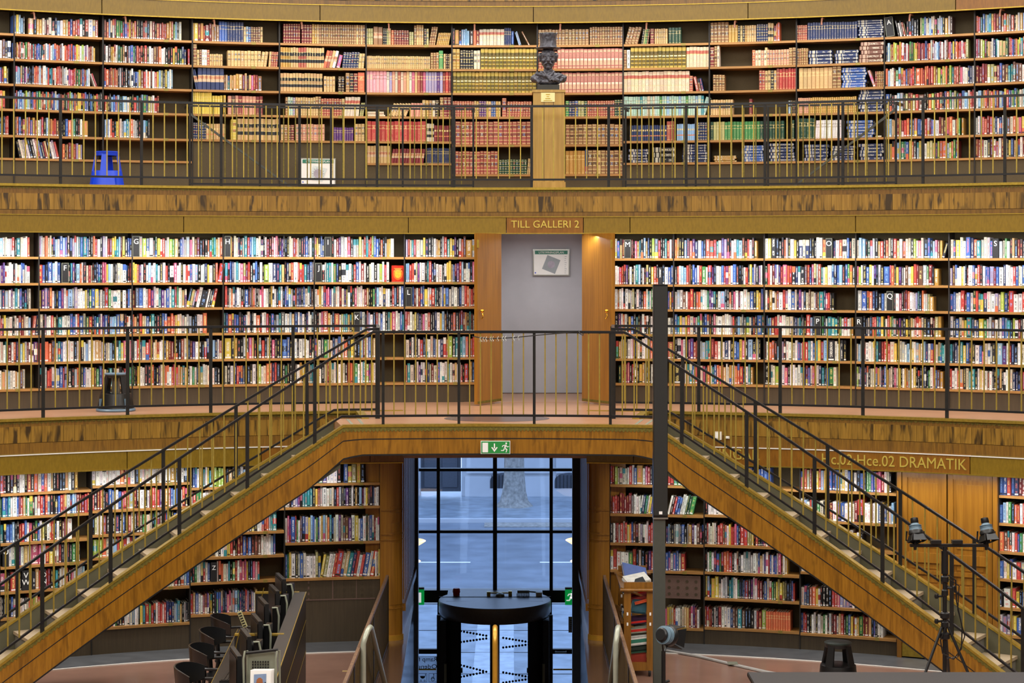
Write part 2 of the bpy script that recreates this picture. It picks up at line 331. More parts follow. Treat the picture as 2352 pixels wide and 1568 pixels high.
def open_data(): return """
31 31 59 43|byuuK
31 67 79 44|s2
31 80 227 40|KmmcaRw2KBuwmxrbddrwkdw2sd
31 240 418 42|ndueaRgggRboyRmoKkkddkcRkdRdddmmdguKc
31 441 504 40|my2RmrR2RsSS
31 504 560 46 set|b*3+B*6
31 560 604 36 lea|subnnnns
31 651 690 45 lea|R*7
31 693 717 44 lea|R*4
31 717 839 45 lea|m*2+sS*1+S*15+Ss*5
31 841 857 37 lea|x*3
31 858 879 41 mid|S*2
31 880 898 38 lea|KKxs
31 899 939 34 lea|oR*1+R*6
31 940 950 30 lea|x*2
31 951 973 46 lea|Ssss
31 974 985 38 lea|Kx
31 985 1006 43 lea 9|SSS
31 1002 1036 29 lea 11|m*7
31 1039 1060 37|KmN
31 1060 1078 36|u*4
31 1079 1101 40|NoR
31 1101 1158 37 rb|c*7
31 1158 1174 40 set|B*4
31 1174 1180 33|b
31 1181 1197 34 m -17|uu
31 1194 1216 37 m -28|S
31 1236 1352 36 lea|S*15
31 1354 1430 41 lea|S*13
31 1434 1474 40 lea 15|S*4
31 1472 1493 35 lea 8|Kxgn
31 1493 1502 36 lea|R
31 1503 1533 35 lea|s*6
31 1535 1564 37 set|G*4
31 1631 1673 47 lea|S*5
31 1673 1694 40 set|m*3
31 1694 1736 38 lea|KsKmssss
31 1737 1763 40 lea|B*5
31 1763 1776 42 bb|s*2
31 1776 1790 42|Roo
31 1829 1853 35 lea|d*5
31 1854 1921 40 set|B*11
31 1921 1968 39 set|B*8
31 1969 2029 STK 8 42 B
31 2036 2055 BLK 45 A
31 2054 2082 36 m -12|kwkdk
31 2080 2108 40|KKKKk
31 2112 2186 42|xgbccucckaaukm2cN
31 2240 2352 42|orGbxutmRRndrmAdksamu
31 2352 2440 42|rgbkwmyn
32 1 27 43|wnBw
32 30 220 38|brKmddGdwgdwRtRbbbGocwuowubodnwworrbrbrymwlwPwRRcm
32 240 437 41|KwNymRwGg2nwNubgBdRdkrKwwnnowwkkkyKGGBB-r
32 444 453 49 lea|S2
32 453 482 36 lea|snwwd
32 482 512 27 lea|s*6
32 523 600 36 lea|s*10
32 598 617 35 lea 8|s*2
32 617 640 35 lea 4|s*1+d*3
32 644 668 46 bb|m*4
32 668 745 46 bb|s*3+d*3+s*7
32 742 779 40 mid 14|odsw
32 765 789 33 m 14|Kp
32 786 827 37 lea 6|B*6
32 823 839 34 lea 5|ss
32 841 988 29 lea|s*32
32 989 1008 38 lea|SSS
32 1008 1018 42 set|g2
32 1019 1037 35 lea|sNNs
32 1039 1056 46 lea|m*2
32 1057 1087 44 lea|K*5
32 1088 1103 43 lea|cc
32 1104 1234 47 or|j*15
32 1236 1280 40 lea|d*5
32 1280 1430 46 orr|d*17
32 1432 1439 42 lea|S
32 1439 1447 42|w
32 1448 1575 48 or|j*14
32 1576 1629 47 rb|e*7
32 1630 1640 45 lea|R
32 1640 1652 48 lea|Sc
32 1727 1734 37 lea|o
32 1734 1812 36 lea|e*2+i*1+e*1+i*8
32 1756 1762 42 lea|s
32 1811 1828 40 lea|S*2
32 1830 1855 38 lea|S*5
32 1856 1914 STK 4 32 B
32 1915 1972 STK 4 31 B
32 1973 2029 STK 5 48 n
32 2033 2222 44|B2u2yRyldyrwRwRgGlyRRRRRBRoadvwubRwRanrpByBorrwrdx2
32 2240 2352 43|pnx2lRGscaBtwx3x2GRrbnoldtR
32 2352 2440 42|rgbkwmyn
33 0 22 40|bRyK
33 33 208 43|KuuumKPwKKKKordudw3urttowrrddaawwpprrmGgnbdxuw
33 206 224 36 m -20|wr
33 240 398 43|Ro2KdmddKaKkkkwWBbuynrwowkwryuxKyuwu
33 441 458 47 mid -11|BB
33 455 515 50 mid|B*6
33 515 602 38|Sstsmsms2RsKspdR2S2
33 644 741 42 bb|s*14
33 744 770 36 lea|s*4
33 777 791 36 lea|NN
33 794 822 44 lea|SKR
33 822 838 46 set|o
33 841 888 50 set|h*6
33 888 1036 48 set|cvicdeiscpsdRpvvvvPvRrR
33 1040 1232 48 or|j*22
33 1236 1430 46 orr|d*22
33 1432 1583 47 rb|e*18
33 1583 1591 36 lea|d
33 1591 1616 34 m -12|dSB
33 1637 1664 37 lea|S*4
33 1743 1783 45 lea|ddssKs
33 1783 1829 48 set|d*1+r*6
33 1834 1911 48 set|s*8
33 1911 1931 50 lea|SS
33 1932 1990 STK 8 47 b
33 1990 2010 40 m -20|i
33 2009 2030 36 lea|RSSSS
33 2033 2236 42|ouwwRgudobRRrrGo3oRorRrmnlGyloGltddnpwcBBw
33 2240 2352 44|RRRRxxxRbnnttnnnw
33 2352 2440 42|rgbkwmyn
34 0 14 44|or
34 35 237 42|brub2ualuaGbortgsdrtognPbcubndkGrlubdnyyRlbbkbtkyrGK2
34 241 366 40|rNKubduGu2cGkrtnugbxcwrR
34 443 487 50 set|y*10
34 488 512 43 set|y*4
34 514 520 43|y
34 524 604 43 set|i*1+n*1+i*1+R*1+i*4+R*2
34 656 725 42 lea|STTvssssssss
34 725 738 44 lea|sS
34 738 785 40 lea|d*8
34 785 792 40 lea|s
34 790 828 44 rb 5|c*5
34 826 839 31 lea 8|x*3
34 843 884 STK 3 11 e
34 893 945 31 lea 22|s*6
34 942 972 31 set 5|i*4
34 970 1008 38 lea|smScN
34 1010 1036 45 lea|SRR
34 1039 1089 36 lea|d*9
34 1089 1150 36 lea|smPPPssbbms
34 1153 1163 43 lea|d
34 1163 1221 35 lea 4|d*9
34 1299 1349 36 lea|gBBbxxG
34 1349 1411 36 lea|d*12
34 1411 1430 38 lea|GGK
34 1432 1616 45 set|T3T3TTTtTTc2TcTTgTTuTTTTuTTgTTTuT2t
34 1608 1632 42 m 18|T
34 1631 1683 35 lea|s*9
34 1720 1727 36 set|R
34 1810 1831 30 lea|uNNN
34 1832 1860 36 lea|i*6
34 1860 1966 36 lea|m*22
34 1971 2029 STK 8 55 B
34 2033 2236 42|b2kKwuaGxRdxrn3kkolkrdkbogvxGRwuwrR
34 2240 2352 42|wu2xsoRsrmbRu2byrbvgbGgcwt
34 2352 2440 42|rgbkwmyn
35 0 22 42|KkKrr
35 36 190 41|SobKroadbmdwarkuRmornkkkbo2wgkkw
35 190 203 38|m2
35 241 345 42|ubwokkyocautwowakkKuKK
35 444 474 38 lea|B*6
35 474 519 36 ob|s*8
35 531 546 47 lea|y2
35 546 642 49 bb|s*11
35 645 676 36 lea|sSnR
35 678 746 38 lea|i*8
35 767 812 31 set|P*8
35 815 838 40 lea|s*3
35 842 978 46 set|r*13
35 978 997 41 bb|c*2
35 997 1036 37 ob|R*7
35 1046 1219 53 lea|d*16
35 1299 1430 46 lea|S*13
35 1446 1531 36 ob|B*18
35 1531 1547 45 set|d2d2
35 1554 1598 38 ob|u*9
35 1602 1629 42 lea|B*5
35 1631 1800 42 set|GGxx*1+x*4+g*12+G*8
35 1817 1824 44 set|G
35 1830 1872 47 set|G*6
35 1871 1935 42 set 4|w*12
35 1944 2006 STK 6 40 b
35 2008 2022 STK 1 4 c
35 2033 2198 41|uussRxRroK2BobbsrwRbwwRnndowr
35 2198 2212 39|g-m
35 2238 2352 42|awbrdRr2xBwBwtncospy
35 2352 2440 42|rgbkwmyn
36 36 138 44 m -13|KwcvwKkwduBRskwvr
36 145 190 37|oksRmrvyv
36 843 896 40 mid|s*7
36 898 977 33 mid 8|R*12
36 977 1036 35 set|B*13
36 1046 1143 53 lea|d*12
36 1146 1210 34 lea|G*10
36 1210 1220 36 lea 5|ss
36 1299 1343 54 set|m*5
36 1343 1350 55|b
36 1350 1430 55 lea|S*2+s*1+S*5
36 1444 1489 STK 5 32 B
36 1497 1550 STK 3 36 k
36 1568 1626 STK 7 42 B
36 1639 1692 STK 4 15 m
36 1704 1754 STK 6 38 b
36 1764 1826 STK 6 42 B
36 1845 1902 STK 5 38 B
36 1906 1962 STK 6 34 B
36 1971 2029 STK 5 38 B
36 2033 2200 41|KuyoautgtbyoKuyxwxxxBlo2o2ulogR
36 2238 2352 43|dddw2KRwdwRwKyBssbwR
36 2352 2440 42|rgbkwmyn
21 0 70 46|u2wcw2arkt2cwwr
21 90 304 46|vacocckbuabu2bnBvaatbt2bkkorwKvwRRyytuRxKbb
21 305 321 BLK 48 G
21 321 512 44|al2ba2AGywraclgs2kbvaa2pcnRkKkotgtmco
21 516 530 BLK 48 H
21 530 723 46|mkccBkat2rbutwcBkwR2kRwpkKPKkkccRocKKBbKwG
21 723 745 46|pmcbb
21 746 761 BLK 46 I
21 762 905 46|kwRPa2w2r2Ka2a2y2a2rtrrlbbkdkamyw2
21 932 1090 45|vdctrc2ayBKkwsmKartyyPkaon2m3w
21 1412 1434 44|cbxR
21 1434 1449 BLK 43 M
21 1449 1546 45|RkpmtkumBklA2rkKtrwK
21 1549 1738 45|omkkuBoPBa2bKd2d2rtwPvkKwwtu2nKrw2Km
21 1756 1895 46|w2yK2KkKoakw2ykB2cB2KkKw2wo
21 1896 1911 BLK 46 O
21 1912 1964 45|Bw2d2c3bKc3
21 1967 2162 45|cuukGvakmrkdcKrxa2o2ccK2lwpcK2bKupnm
21 2160 2178 40 m 16|K
21 2181 2279 46|cBy2cwb2B2ot2a2c2ab
21 2279 2293 BLK 45 S
21 2293 2352 45|acgwKskRNB
21 2352 2400 45|wkbg
22 0 71 45|wPPww2w2wKwcwbwaw2
22 90 141 47|r2bKb2uwb
22 142 158 BLK 46 F
22 158 304 45|ktPKu2owK2cRckkBbK2ppyuw2kKc2ww2KkR
22 305 501 44|yyoPwkwuwwtwK2wrkw2pwwkwrwbw2ukwaByw2Ko
22 500 517 42 m 9|r3
22 517 723 46|tkbBwtwpxRrkubkwKl2w2B2B2tskBsrw2orrtKb2w
22 724 739 BLK 44 J
22 740 894 45|KwttwgBkw2w2wGrbwRwkcwkwlwrw
22 932 1090 46|uurrwxPww2ktrBkww2kwyycbRPruwwwkp
22 1412 1546 44|wwrrKPkwkwtuKwKxkyr2KK2Kw2bb
22 1549 1750 45|Krwuurnkbbwrg2wr2PKw2wbrP2owb2KkKwrKybvKvw
22 1756 1963 46|GrwRbwPRp2orK2BwK2nrBpxadtwyw2uBbu2KbgmK2
22 1967 2143 46|plwK2b2ywPkaK2b3poKyPKwnw2yrRn2a2gR2K
22 2143 2153 40|m2
22 2180 2352 46|vnbwwywkRw2bwr2Kwbbv2Rbw2Bwwwrbcwb
22 2352 2400 45|wkbg
23 0 73 46|aBa2wPwtwbkBkc2
23 91 305 46|yP2vBowKkbPwau2avwwwyBgb2y2bw2Ar2gww2w2kw2Kbw
23 305 430 46|R2Ab2wwrP2wwtPwb2wtrgwxP
23 428 502 44 m 12|kxvpw2K3wKKr
23 517 723 46|rKwowBwwkkb2kvnowkwwpww2kywwktwkbwuakoBBkbc2wKnk
23 723 931 46|wwycb2ppPwBcwRcByw2kGpcwwcRskkgBuwwBwwkru2kwbK
23 932 946 BLK 44 L
23 947 1090 46|bRwRb2by2war2tkKwbyb2wa2w2Kbw2r2ocrR
23 1411 1500 46|w2swwkw2awx2Kw2Bko2wtwg
23 1533 1548 44|bmb2
23 1549 1752 45|wa2wn2wrr2KoocwwgPPtKwu2akoKpwRww2c2b2K2ymb
23 1756 1914 45|wkm2wsdw2r2vw2b2cBPwKc2nc2wKnt3Bprkk
23 1968 2035 45|a2b2ko2BkKbw
23 2036 2051 BLK 45 Q
23 2051 2133 45|Aw2pkkRow2wwvtKowax
23 2133 2142 36|m2
23 2180 2352 46|b2bw2wr2KbwGrtyB2w2w2vcl2bNr2w2w2r
23 2352 2400 45|wkbg
24 0 72 45|wrPywcw2kwwd2R2cw2u
24 75 93 46 m 5|dB
24 93 304 46|ckvwwrxkt2www2bbwrb2cGr2kbtBwPbkuuub2s2kck
24 290 476 44|ww2oskrscbktkKkbbo2orywcacaakkwwo2
24 515 723 46|tBd2kb2bKKBwckkw2o2kwwrkb2Ka2tA2wwus2B2wbwKBwwu2
24 723 812 46|kkwpd3mwKd3wxttsKy
24 813 827 BLK 46 K
24 827 1090 46|bw2Kdvw2kdabwktyp2wwbtpdwcyBBnpw2d2kKBw2yunkKKo2K2kRdmNtkN
24 1411 1499 45|k2PwowkmbktkKw2okkw
24 1533 1548 43|wA2
24 1549 1755 45|btya2yrc3Kagxkbakkpcw3cwwwarkBucAAl2ckRkb3G2
24 1758 1870 45|BtuR2rwpwwc2c2KBattKkr2uK
24 1871 1885 BLK 44 P
24 1886 1958 44|gKat2t2tKgwr2wcm
24 1966 1980 BLK 44 R
24 1981 2145 45|kBcK2rrtbyGwryga2kPKKykxcrwocK2K2kR
24 2145 2160 45|x2m
24 2180 2352 46|wKbc2syt2KcBy2gaanwKcbut2KlwRKw
24 2352 2400 45|wkbg
25 0 97 46|wcwtR2woBruyaRwwP2oo
25 104 304 46|o2o2noct2bwwww2kwokwuw2yws2saBccukgwtyp2Kp
25 298 482 46|cAwrbc2r2rkcsrwwBmRRk2kdc2KnP2w2k2krb2
25 485 511 46|cuBwd
25 517 723 47|y3K2mKkaKpskkKrKckpKkKb2bkKwKw2awwKK
25 723 868 46|bwKgwcBanwokykkuRwbnsk
25 932 1090 46|c2KwK2wrKcwcBwwBrml2ktrtu2okor
25 1414 1498 45|gmwxkwwpkckww2bo
25 1533 1547 43|d2
25 1549 1746 45|kw2pwKpP2ddaa2ttRrwKwB2wkbbypKu2Kwk
25 1754 1942 45|KwookuvvNwwcwbwrrtwbtyru2K3wwKk
25 1965 2172 46|cucnw2wwcktKRr2rc2ykcawuwywuswuBwracsttw
25 2178 2352 47|tKBatybKKw2bpcwaKyu2P2wRBK2wc2
25 2352 2400 45|wkbg
26 0 60 44|ws2wuwwswnc
26 93 101 46|k
26 104 240 46|arrwwb2brvk3KaoKKbwwwyngBp
26 240 298 44|cktkccskrR
26 298 487 46|g2gKkywwKK2okKPccowwrpdsmts2kw2gwKcxwwcg
26 488 506 38|wKK
26 517 723 46|ckwB2rBoBkKKw2kl2wc2oo2BrKKkgKkrkwmyymtt
26 727 868 46|wwkcdccwkwcckrokgwwtlPywR
26 932 1090 45|dt2c2kwPwwkBxRc2bwwwt2ww2swwRkr2kmB
26 1420 1500 45|Gr2RpNrkky2mukkw
26 1547 1568 44|k3w
26 1572 1601 44|wmtbr
26 1607 1722 45|cpKowtboodswcmw2oor2Kw2t
26 1722 1728 43|m
26 1754 1920 45|k3wcl2wwpkw2wwcBRbwocwBtkbg2c
26 1965 2150 46|lBbwBwkccbmaBkbmcckpwykwmmacwykkKbKkgwob
26 2150 2164 44|nm
26 2178 2352 47|r2w2wrs2K2ctt2Kwyww2nwKkKskwwKcBBknr
26 2352 2400 45|wkbg
11 -60 0 46|rkwbR
11 0 180 46|r2K2kNNKwwkdKocbow2xKkKKswKm
11 213 432 42|w*8+oRrw2Kwwcwwcckw2mKwwk
11 438 514 44|KBbwsKtwytwllll
11 516 566 42|kKskwkwu
11 655 715 44|KkKwak
11 715 838 44|kcgPwwwk-byxyk
11 1401 1497 42|rrlcccwwrwbm3w2prk
11 1533 1600 42|rrggwbrwg
11 1690 1770 44|kRwBbbbbb
11 1838 2045 46|prxRyyrumb2Bb3wywbKwKbKggbbpprwck
11 2293 2352 46|bbrbBRR
11 2352 2420 46|bwkry
12 -60 0 46|gwbkR
12 0 207 47|gb2btww2bRrsgwg2KadrbruKkKbr2dya2buuRRRrr
12 213 433 45|rKRdKK2bbwwbprrx2Rk2w2kwRrrrPrmdbubwrk
12 438 520 44|wrggwwcwrbwk
12 655 871 46|wwkBwvPrttttKyRaw2wccKraAAP2kwkmkuPwynKbww
12 1401 1470 44|ddrRRRRRRawww
12 1468 1502 42 m 8|wBgwyb
12 1532 1600 45 m 13|wNrbbwwGGg2
12 1619 1700 45|kwwwwwwwwbbb
12 1838 1968 47|wuwrtKgck2Rwb2bwwcR
12 1968 1982 50|r3
12 1983 2052 46|wwnwwbmbkau
12 2293 2352 46|buwgkorwr
12 2352 2420 46|bwkry
13 -60 0 46|tkwBr
13 0 168 47|t2kb2buKkrrbwrkgbwxkworkwknpw3
13 213 430 46|kxwwdkakBkbkdcknngcckgwnrblkbwtw
13 540 636 45|wkbwuwkyKwwrroatt2
13 655 872 58|w2pPb3rgwnb2v2yubwgbwmu2cotbcw2Pcnn2P2w2y2wbw2Gwb2wRww
13 1401 1499 47|KwRrwrwryobndcvwwwrr
13 1529 1617 45|BukKwaaBbkwm2Pwn2Kk
13 1618 1790 47|KrwccwKrr2nowyrrpbNr2r2xxykrkkPrwrBwrbk
13 1850 1900 42|wbkr
13 1920 1980 42|odRdwRwk
13 2293 2352 45|o2n2okwrbgw
13 2352 2420 46|bwkry
14 -60 0 46|rwkgp
14 7 21 BLK 46 U
14 21 186 46|wwgPwsc2p3p2wryRcRKwKKgkk
14 215 330 45|l2l2o2cwuryrwrbbw
14 497 634 46|wkwcy2rkkRRbNbNnnwwwwub
14 656 738 57|bgyw2kwbcw2wwxb
14 736 868 56 m 10|yx2wwrr2cstBrwrb2cr
14 862 873 62|wcy
14 1401 1500 44|wrwwwgrkwkkPr
14 1528 1572 45|bpwbbar2
14 1619 1807 47|kwgwBbgro2or2KwcKwaaaaw2wbswbwrbwbbwpRwm
14 1838 1880 44|wuwkb
14 2293 2352 44|bwybwra
14 2352 2420 46|bwkry
15 -60 0 46|wkrBg
15 0 52 46|p2Rkr2kk
15 52 68 BLK 46 V/W
15 69 98 46|cKsr
15 98 106 BLK 46 D/N
15 107 196 46|rrkgtkwcwrkrwwawu
15 370 437 44|wbwcRkwub
15 438 484 45|kKgwwxrwb
15 485 498 BLK 45 Z
15 499 597 45|wooc2wtkgrwpppykkpwr
15 1619 1824 47|yuby2y2cwaaKttwwgkKbR3KPwwRRkbcrgGyxyxKKKbr
15 1838 1992 44|wbKdoywkkkkrrpvvvvwKobwr
15 2293 2300 43|K
15 2303 2318 43|w3
15 2318 2352 43|krykb
15 2352 2420 46|bwkry
16 0 100 46|cKkBkbcwrcwkcomlsrg
16 246 436 47|RkrwgKKkwwauwwKyt2r2grKwr2rwrBBBwutmkaKk
16 438 592 48|r2sb2wwdnPsykBgb2sKBppaautBBBrvkvws
16 1527 1605 47|pyysrwwccssrwPRw
16 1618 1741 46|RrddkwKR2w2w2w2b2n2n2t2n2k2k2k2w2R
16 1741 1748 40|R
16 1748 1758 44|l
16 1758 1814 42 set|o*10
16 1838 2026 46|brrkkwwKwcgwKwkRwsrNgbyrwmg2RR2skbkwww
16 2293 2352 44|wvvsyb3
16 2352 2420 46|bwkry
"""
# ------------------------------------------------------------------ shell of the rotunda
AW = .95                                   # half angle over which galleries and cases are built
aPL, aPR = phi_of(873, R1), phi_of(1400, R1)
def ring(mb, R, z0, z1, a0, a1, n, t=.2): mb.sweep([(R, z0), (R+t, z0), (R+t, z1), (R, z1)], a0, a1, n)
mb = MB(); ring(mb, 13.6, 2.45, 9.0, -pi, pi, 96, .3); ring(mb, 13.6, -.05, 2.45, phi_of(1400, 13.6), 2*pi+phi_of(873, 13.6), 90, .3)
struct('wall_rotunda', mb, M['casewood'])
mb = MB(); ring(mb, 13.2, 9.0, 18.0, -pi, pi, 96, .3); mb.sweep([(12.6, 7.9), (13.9, 7.9), (13.9, 9.0), (13.2, 9.0)], -pi, pi, 96)
struct('wall_upper', mb, M['drum'], True)
mb = MB(); mb.lathe([(13.9, 18.0), (13.9, 18.2)], (CX, CY, 0), 64); struct('ceiling', mb, M['drum'])
mb = MB(); mb.box(-15, -1.2, -4, 25, -.2, 0); mb.box(.84, 15, -4, 25, -.2, 0); mb.box(-1.2, .84, -4, 17.2, -.2, 0)
struct('floor', mb, M['linofloor'])
for nm, a0, a1 in (('trim_1', -AW, aPL), ('trim_2', aPR, AW)):
    mb = MB(); mb.sweep([(9.80, .0), (10.5, .0), (10.5, .006), (9.80, .006)], a0, a1, 40); struct(nm, mb, M['border'])
    mb = MB(); mb.sweep([(9.775, .0), (9.80, .0), (9.80, .008), (9.775, .008)], a0, a1, 60); struct(nm.replace('1', '3').replace('2', '4'), mb, M['white'])
for nm, x0, xa, xb in (('trim_5', -1.33, -1.03, -1.185), ('trim_6', .985, .70, .825)):
    mb = MB(); mb.hexa([(x0, 16.9, 0), (xa, 16.9, 0), (xb, 23.8, 0), (x0, 23.8, 0), (x0, 16.9, .014), (xa, 16.9, .014), (xb, 23.8, .014), (x0, 23.8, .014)]); struct(nm, mb, M['marble'])

def sawtooth(mb, R, a0, a1, zt, zb, zf=None, pitch=.045):
    n = int(abs(a1-a0)*R/pitch)
    for i in range(n):
        b0 = a0+(a1-a0)*i/n; b1 = a0+(a1-a0)*(i+1)/n; bm_ = (b0+b1)/2; f = zf or (lambda a: 0)
        mb.poly([cyl(R, b0, zt+f(b0)), cyl(R, b0, zb+.018+f(b0)), cyl(R, bm_, zb+f(bm_)), cyl(R, b1, zb+.018+f(b1)), cyl(R, b1, zt+f(b1))])
def gallery(k, Rf, Rw, ztop, zs, a0, a1, n, proj, light, cuts, plates, dofloor=True, tn=0):
    """zs: tooth bottom, veneer top, veneer bottom, frieze top, frieze bottom (absolute z)"""
    zt, v0, v1, f0, f1 = zs
    mb = MB(); mb.sweep([(Rf+.03, f1+.03), (Rw+.35, f1+.03), (Rw+.35, ztop), (Rf+.03, ztop)], a0, a1, n)
    if dofloor: struct('floor', mb, M['lino'])
    if dofloor == 2: return
    mb = MB(); mb.sweep([(Rf, v0), (Rf+.03, v0), (Rf+.03, ztop-.01), (Rf, ztop-.01)], a0, a1, n)
    fa = struct('trim_%d' % (k*10+tn), mb, M['veneer2'])
    mb = MB(); mb.sweep([(Rf-.03, ztop-.022), (Rf+.04, ztop-.022), (Rf+.04, ztop+.006), (Rf-.03, ztop+.006)], a0, a1, n)
    obj('brass_nosing', mb, M['brass'], fa)
    mb = MB(); sawtooth(mb, Rf-.006, a0, a1, ztop-.02, zt); o = obj('sawtooth_edging', mb, M['oldbrass'], fa); o['kind'] = 'stuff'
    # veneer leaves one by one
    step = .112/Rf; m_ = int((a1-a0)/step); src = None
    vis0, vis1 = phi_of(-60, Rf), phi_of(2412, Rf)
    for i in range(m_):
        b0 = a0+(a1-a0)*i/m_; b1 = a0+(a1-a0)*(i+1)/m_; bc = (b0+b1)/2
        
        if src is None:
            mb = MB(); hw = (b1-b0)*Rf/2-.0012; mb.box(-hw, hw, -.004, .03, v1-v0, 0)
            src = obj('veneer_leaf', mb, M['veneer'], fa, local=True); src.location = (0, 0, 0); o = src
            hh = v0-v1
            o.location = cyl(Rf+.013, bc, v1)-wloc(fa); o.rotation_euler = (0, 0, -bc)
        else: dup(src, fa, cyl(Rf+.013, bc, v1), -bc)
    mb = MB(); mb.sweep([(Rf+.012, v1-.002), (Rf+.03, v1-.002), (Rf+.03, v0+.002), (Rf+.012, v0+.002)], a0, a1, n); obj('veneer_backing', mb, M['oldbrass'], fa)
    mb = MB(); mb.sweep([(Rf, f0), (Rf+.03, f0), (Rf+.03, v1-.004), (Rf, v1-.004)], a0, a1, n); obj('lower_band', mb, M['veneer2'], fa)
    # frieze below, projecting
    Rp = Rf-proj
    cs = [a0]+[q for q in (phi_of(c, Rp) for c in cuts) if a0 < q < a1]+[a1]
    fr = None
    for i in range(len(cs)-1):
        mb = MB(); mb.sweep([(Rp, f1), (Rf+.05, f1), (Rf+.05, f0), (Rp, f0)], cs[i]+.0004, cs[i+1]-.0004, max(3, int((cs[i+1]-cs[i])/.025)))
        xm = px_of(cyl(Rp, (cs[i]+cs[i+1])/2, 3))[0]; mm = M['plate'] if any(p <= xm <= q for p, q in plates) else M['frieze']
        if fr is None: fr = struct('trim_%d' % (k*10+tn+1), mb, mm)
        else: obj('frieze_panel', mb, mm, fr)
    for z, mt, t in ((f0, 'brass', .010), (f1, 'brass', .012)):
        mb = MB(); mb.sweep([(Rp-.010, z-t), (Rp+.02, z-t), (Rp+.02, z), (Rp-.010, z)], a0, a1, n)
        obj('brass_strip', mb, M['white' if (k == 1 and z == f0) else mt], fr)
    return fa, fr
g1z = (2.435, 2.41, 2.245, 2.135, 1.945); c1 = (292, 600, 850, 1455, 1610, 2228)
gallery(1, R1, R2, 2.489, g1z, -AW, AW, 70, .09, 1, c1, (), 2)
gallery(1, R1, R2, 2.489, g1z, -AW, phi_of(926, R1-.09), 40, .09, 1, c1, ((560, 900),), False, 0)
gallery(1, R1, R2, 2.489, g1z, phi_of(1347, R1-.09), AW, 40, .09, 1, c1, ((1600, 2700),), False, 5)
gallery(2, R2, R3, 4.938, (4.885, 4.84, 4.665, 4.612, 4.424), -AW, AW, 70, .05, 1, (-380, 422, 938, 1163, 1340, 1447, 1965), ((1163, 1340),))
gallery(3, R3, 13.6, 7.49, (7.44, 7.41, 7.24, 7.17, 6.975), -AW, AW, 70, .10, 1, (-200, 234, 735, 1225, 1718, 2195), ((2195, 2900),))

# lettering on the friezes
def lettering(name, s, size, R, p0, p1, z, label):
    o = obj(name, text_arc(s, size, R, p0, p1, z), M['letter']); tag(o, label, 'lettering')
lettering('sign_lettering', 'TILL GALLERI 2', .085, R2-.054, 1174, 1330, 4.484, 'gold lettering reading TILL GALLERI 2 above the grey corridor opening')
lettering('sign_lettering', 'Hc.02\u00b7Hce.02 DRAMATIK', .115, R1-.094, 1888, 2220, 1.985, 'gold lettering reading Hc.02 Hce.02 DRAMATIK over the panelled door')
lettering('sign_lettering', 'INGAR', .115, R1-.094, 1652, 1745, 2.005, 'gold lettering ending INGAR glimpsed between the stair balusters')
lettering('sign_lettering', 'Hc\u00b7Hce.01', .115, R3-.104, 2202, 2372, 7.09, 'gold lettering cut off by the top edge, on the top frieze')

# ------------------------------------------------------------------ portal, well, entrance hall, street
XL, XR = -1.186, .83
def side_wall(nm, x, xo, sgn):
    mb = MB(); mb.box(min(x, xo), max(x, xo), 21.25, 23.8, 0, 2.45); o = struct(nm, mb, M['oak'])
    src = None
    for i in range(12):      # vertical slats of the panelling
        y = 21.42+i*.2
        if src is None:
            mb = MB(); mb.box(-.012, .012, -.035, .035, 0, 1.75); src = obj('slat', mb, M['oak'], o, local=True); src.location = Vector((x, y, .42))-wloc(o)
        else: dup(src, o, (x, y, .42))
    mb = MB(); mb.box(x-.03, x+.03, 21.35, 23.8, .30, .38); obj('dado_rail', mb, M['oak'], o)
side_wall('wall_portal_left', XL, XL-.4, 1); side_wall('wall_portal_right', XR, XR+.4, -1)
for nm, x0, x1 in (('trim_7', XL-.4, -1.139), ('trim_8', .733, XR+.4)):
    mb = MB(); mb.box(x0, x1, 23.8, 23.98, -3.9, 2.45); struct(nm, mb, M['frame'])
for nm, x0, xa, xb in (('wall_well_left', -1.35, -1.03, -1.18), ('wall_well_right', 1.0, .70, .82)):
    mb = MB(); mb.hexa([(x0, 16.9, -3.9), (xa, 16.9, -3.9), (xb, 23.8, -3.9), (x0, 23.8, -3.9), (x0, 16.9, -.001), (xa, 16.9, -.001), (xb, 23.8, -.001), (x0, 23.8, -.001)]); struct(nm, mb, M['wellwall'])
mb = MB(); mb.box(-4.2, 3.8, 24.06, 33.6, 2.6, 2.75); mb.box(-4.2, 3.8, 23.8, 24.06, 2.40, 2.48); struct('ceiling', mb, M['plaster'])
mb = MB(); mb.box(-4.2, 3.8, 17, 33.4, -4.1, -3.9); struct('floor', mb, M['marble'])
mb = MB(); mb.box(-4.3, -4.1, 23.9, 33.6, -4, 2.7); struct('wall_hall_left', mb, M['casewood'])
mb = MB(); mb.box(3.7, 3.9, 23.9, 33.6, -4, 2.7); struct('wall_hall_right', mb, M['casewood'])
mb = MB(); mb.box(-4.3, XL-.4, 23.8, 23.98, -4, 2.44); mb.box(XR+.4, 3.9, 23.8, 23.98, -4, 2.44); mb.box(XL-.4, XR+.4, 23.8, 23.98, 2.3, 2.44); struct('wall_hall_front', mb, M['casewood'])
t = thing('entrance_stair', 'stone stair sinking from the hall floor towards the revolving door', 'stairs', (-.17, 17.2, -3.9))
src = None
for i in range(22):
    if src is None:
        mb = MB(); mb.box(-.85, .85, 0, .42, 0, .1773); src = obj('step', mb, M['marble'], t, local=True); src.location = (0, .21, 3.9-.1773)
    else: dup(src, t, (-.17, 17.41+.34*i, -.1773*(i+1)))
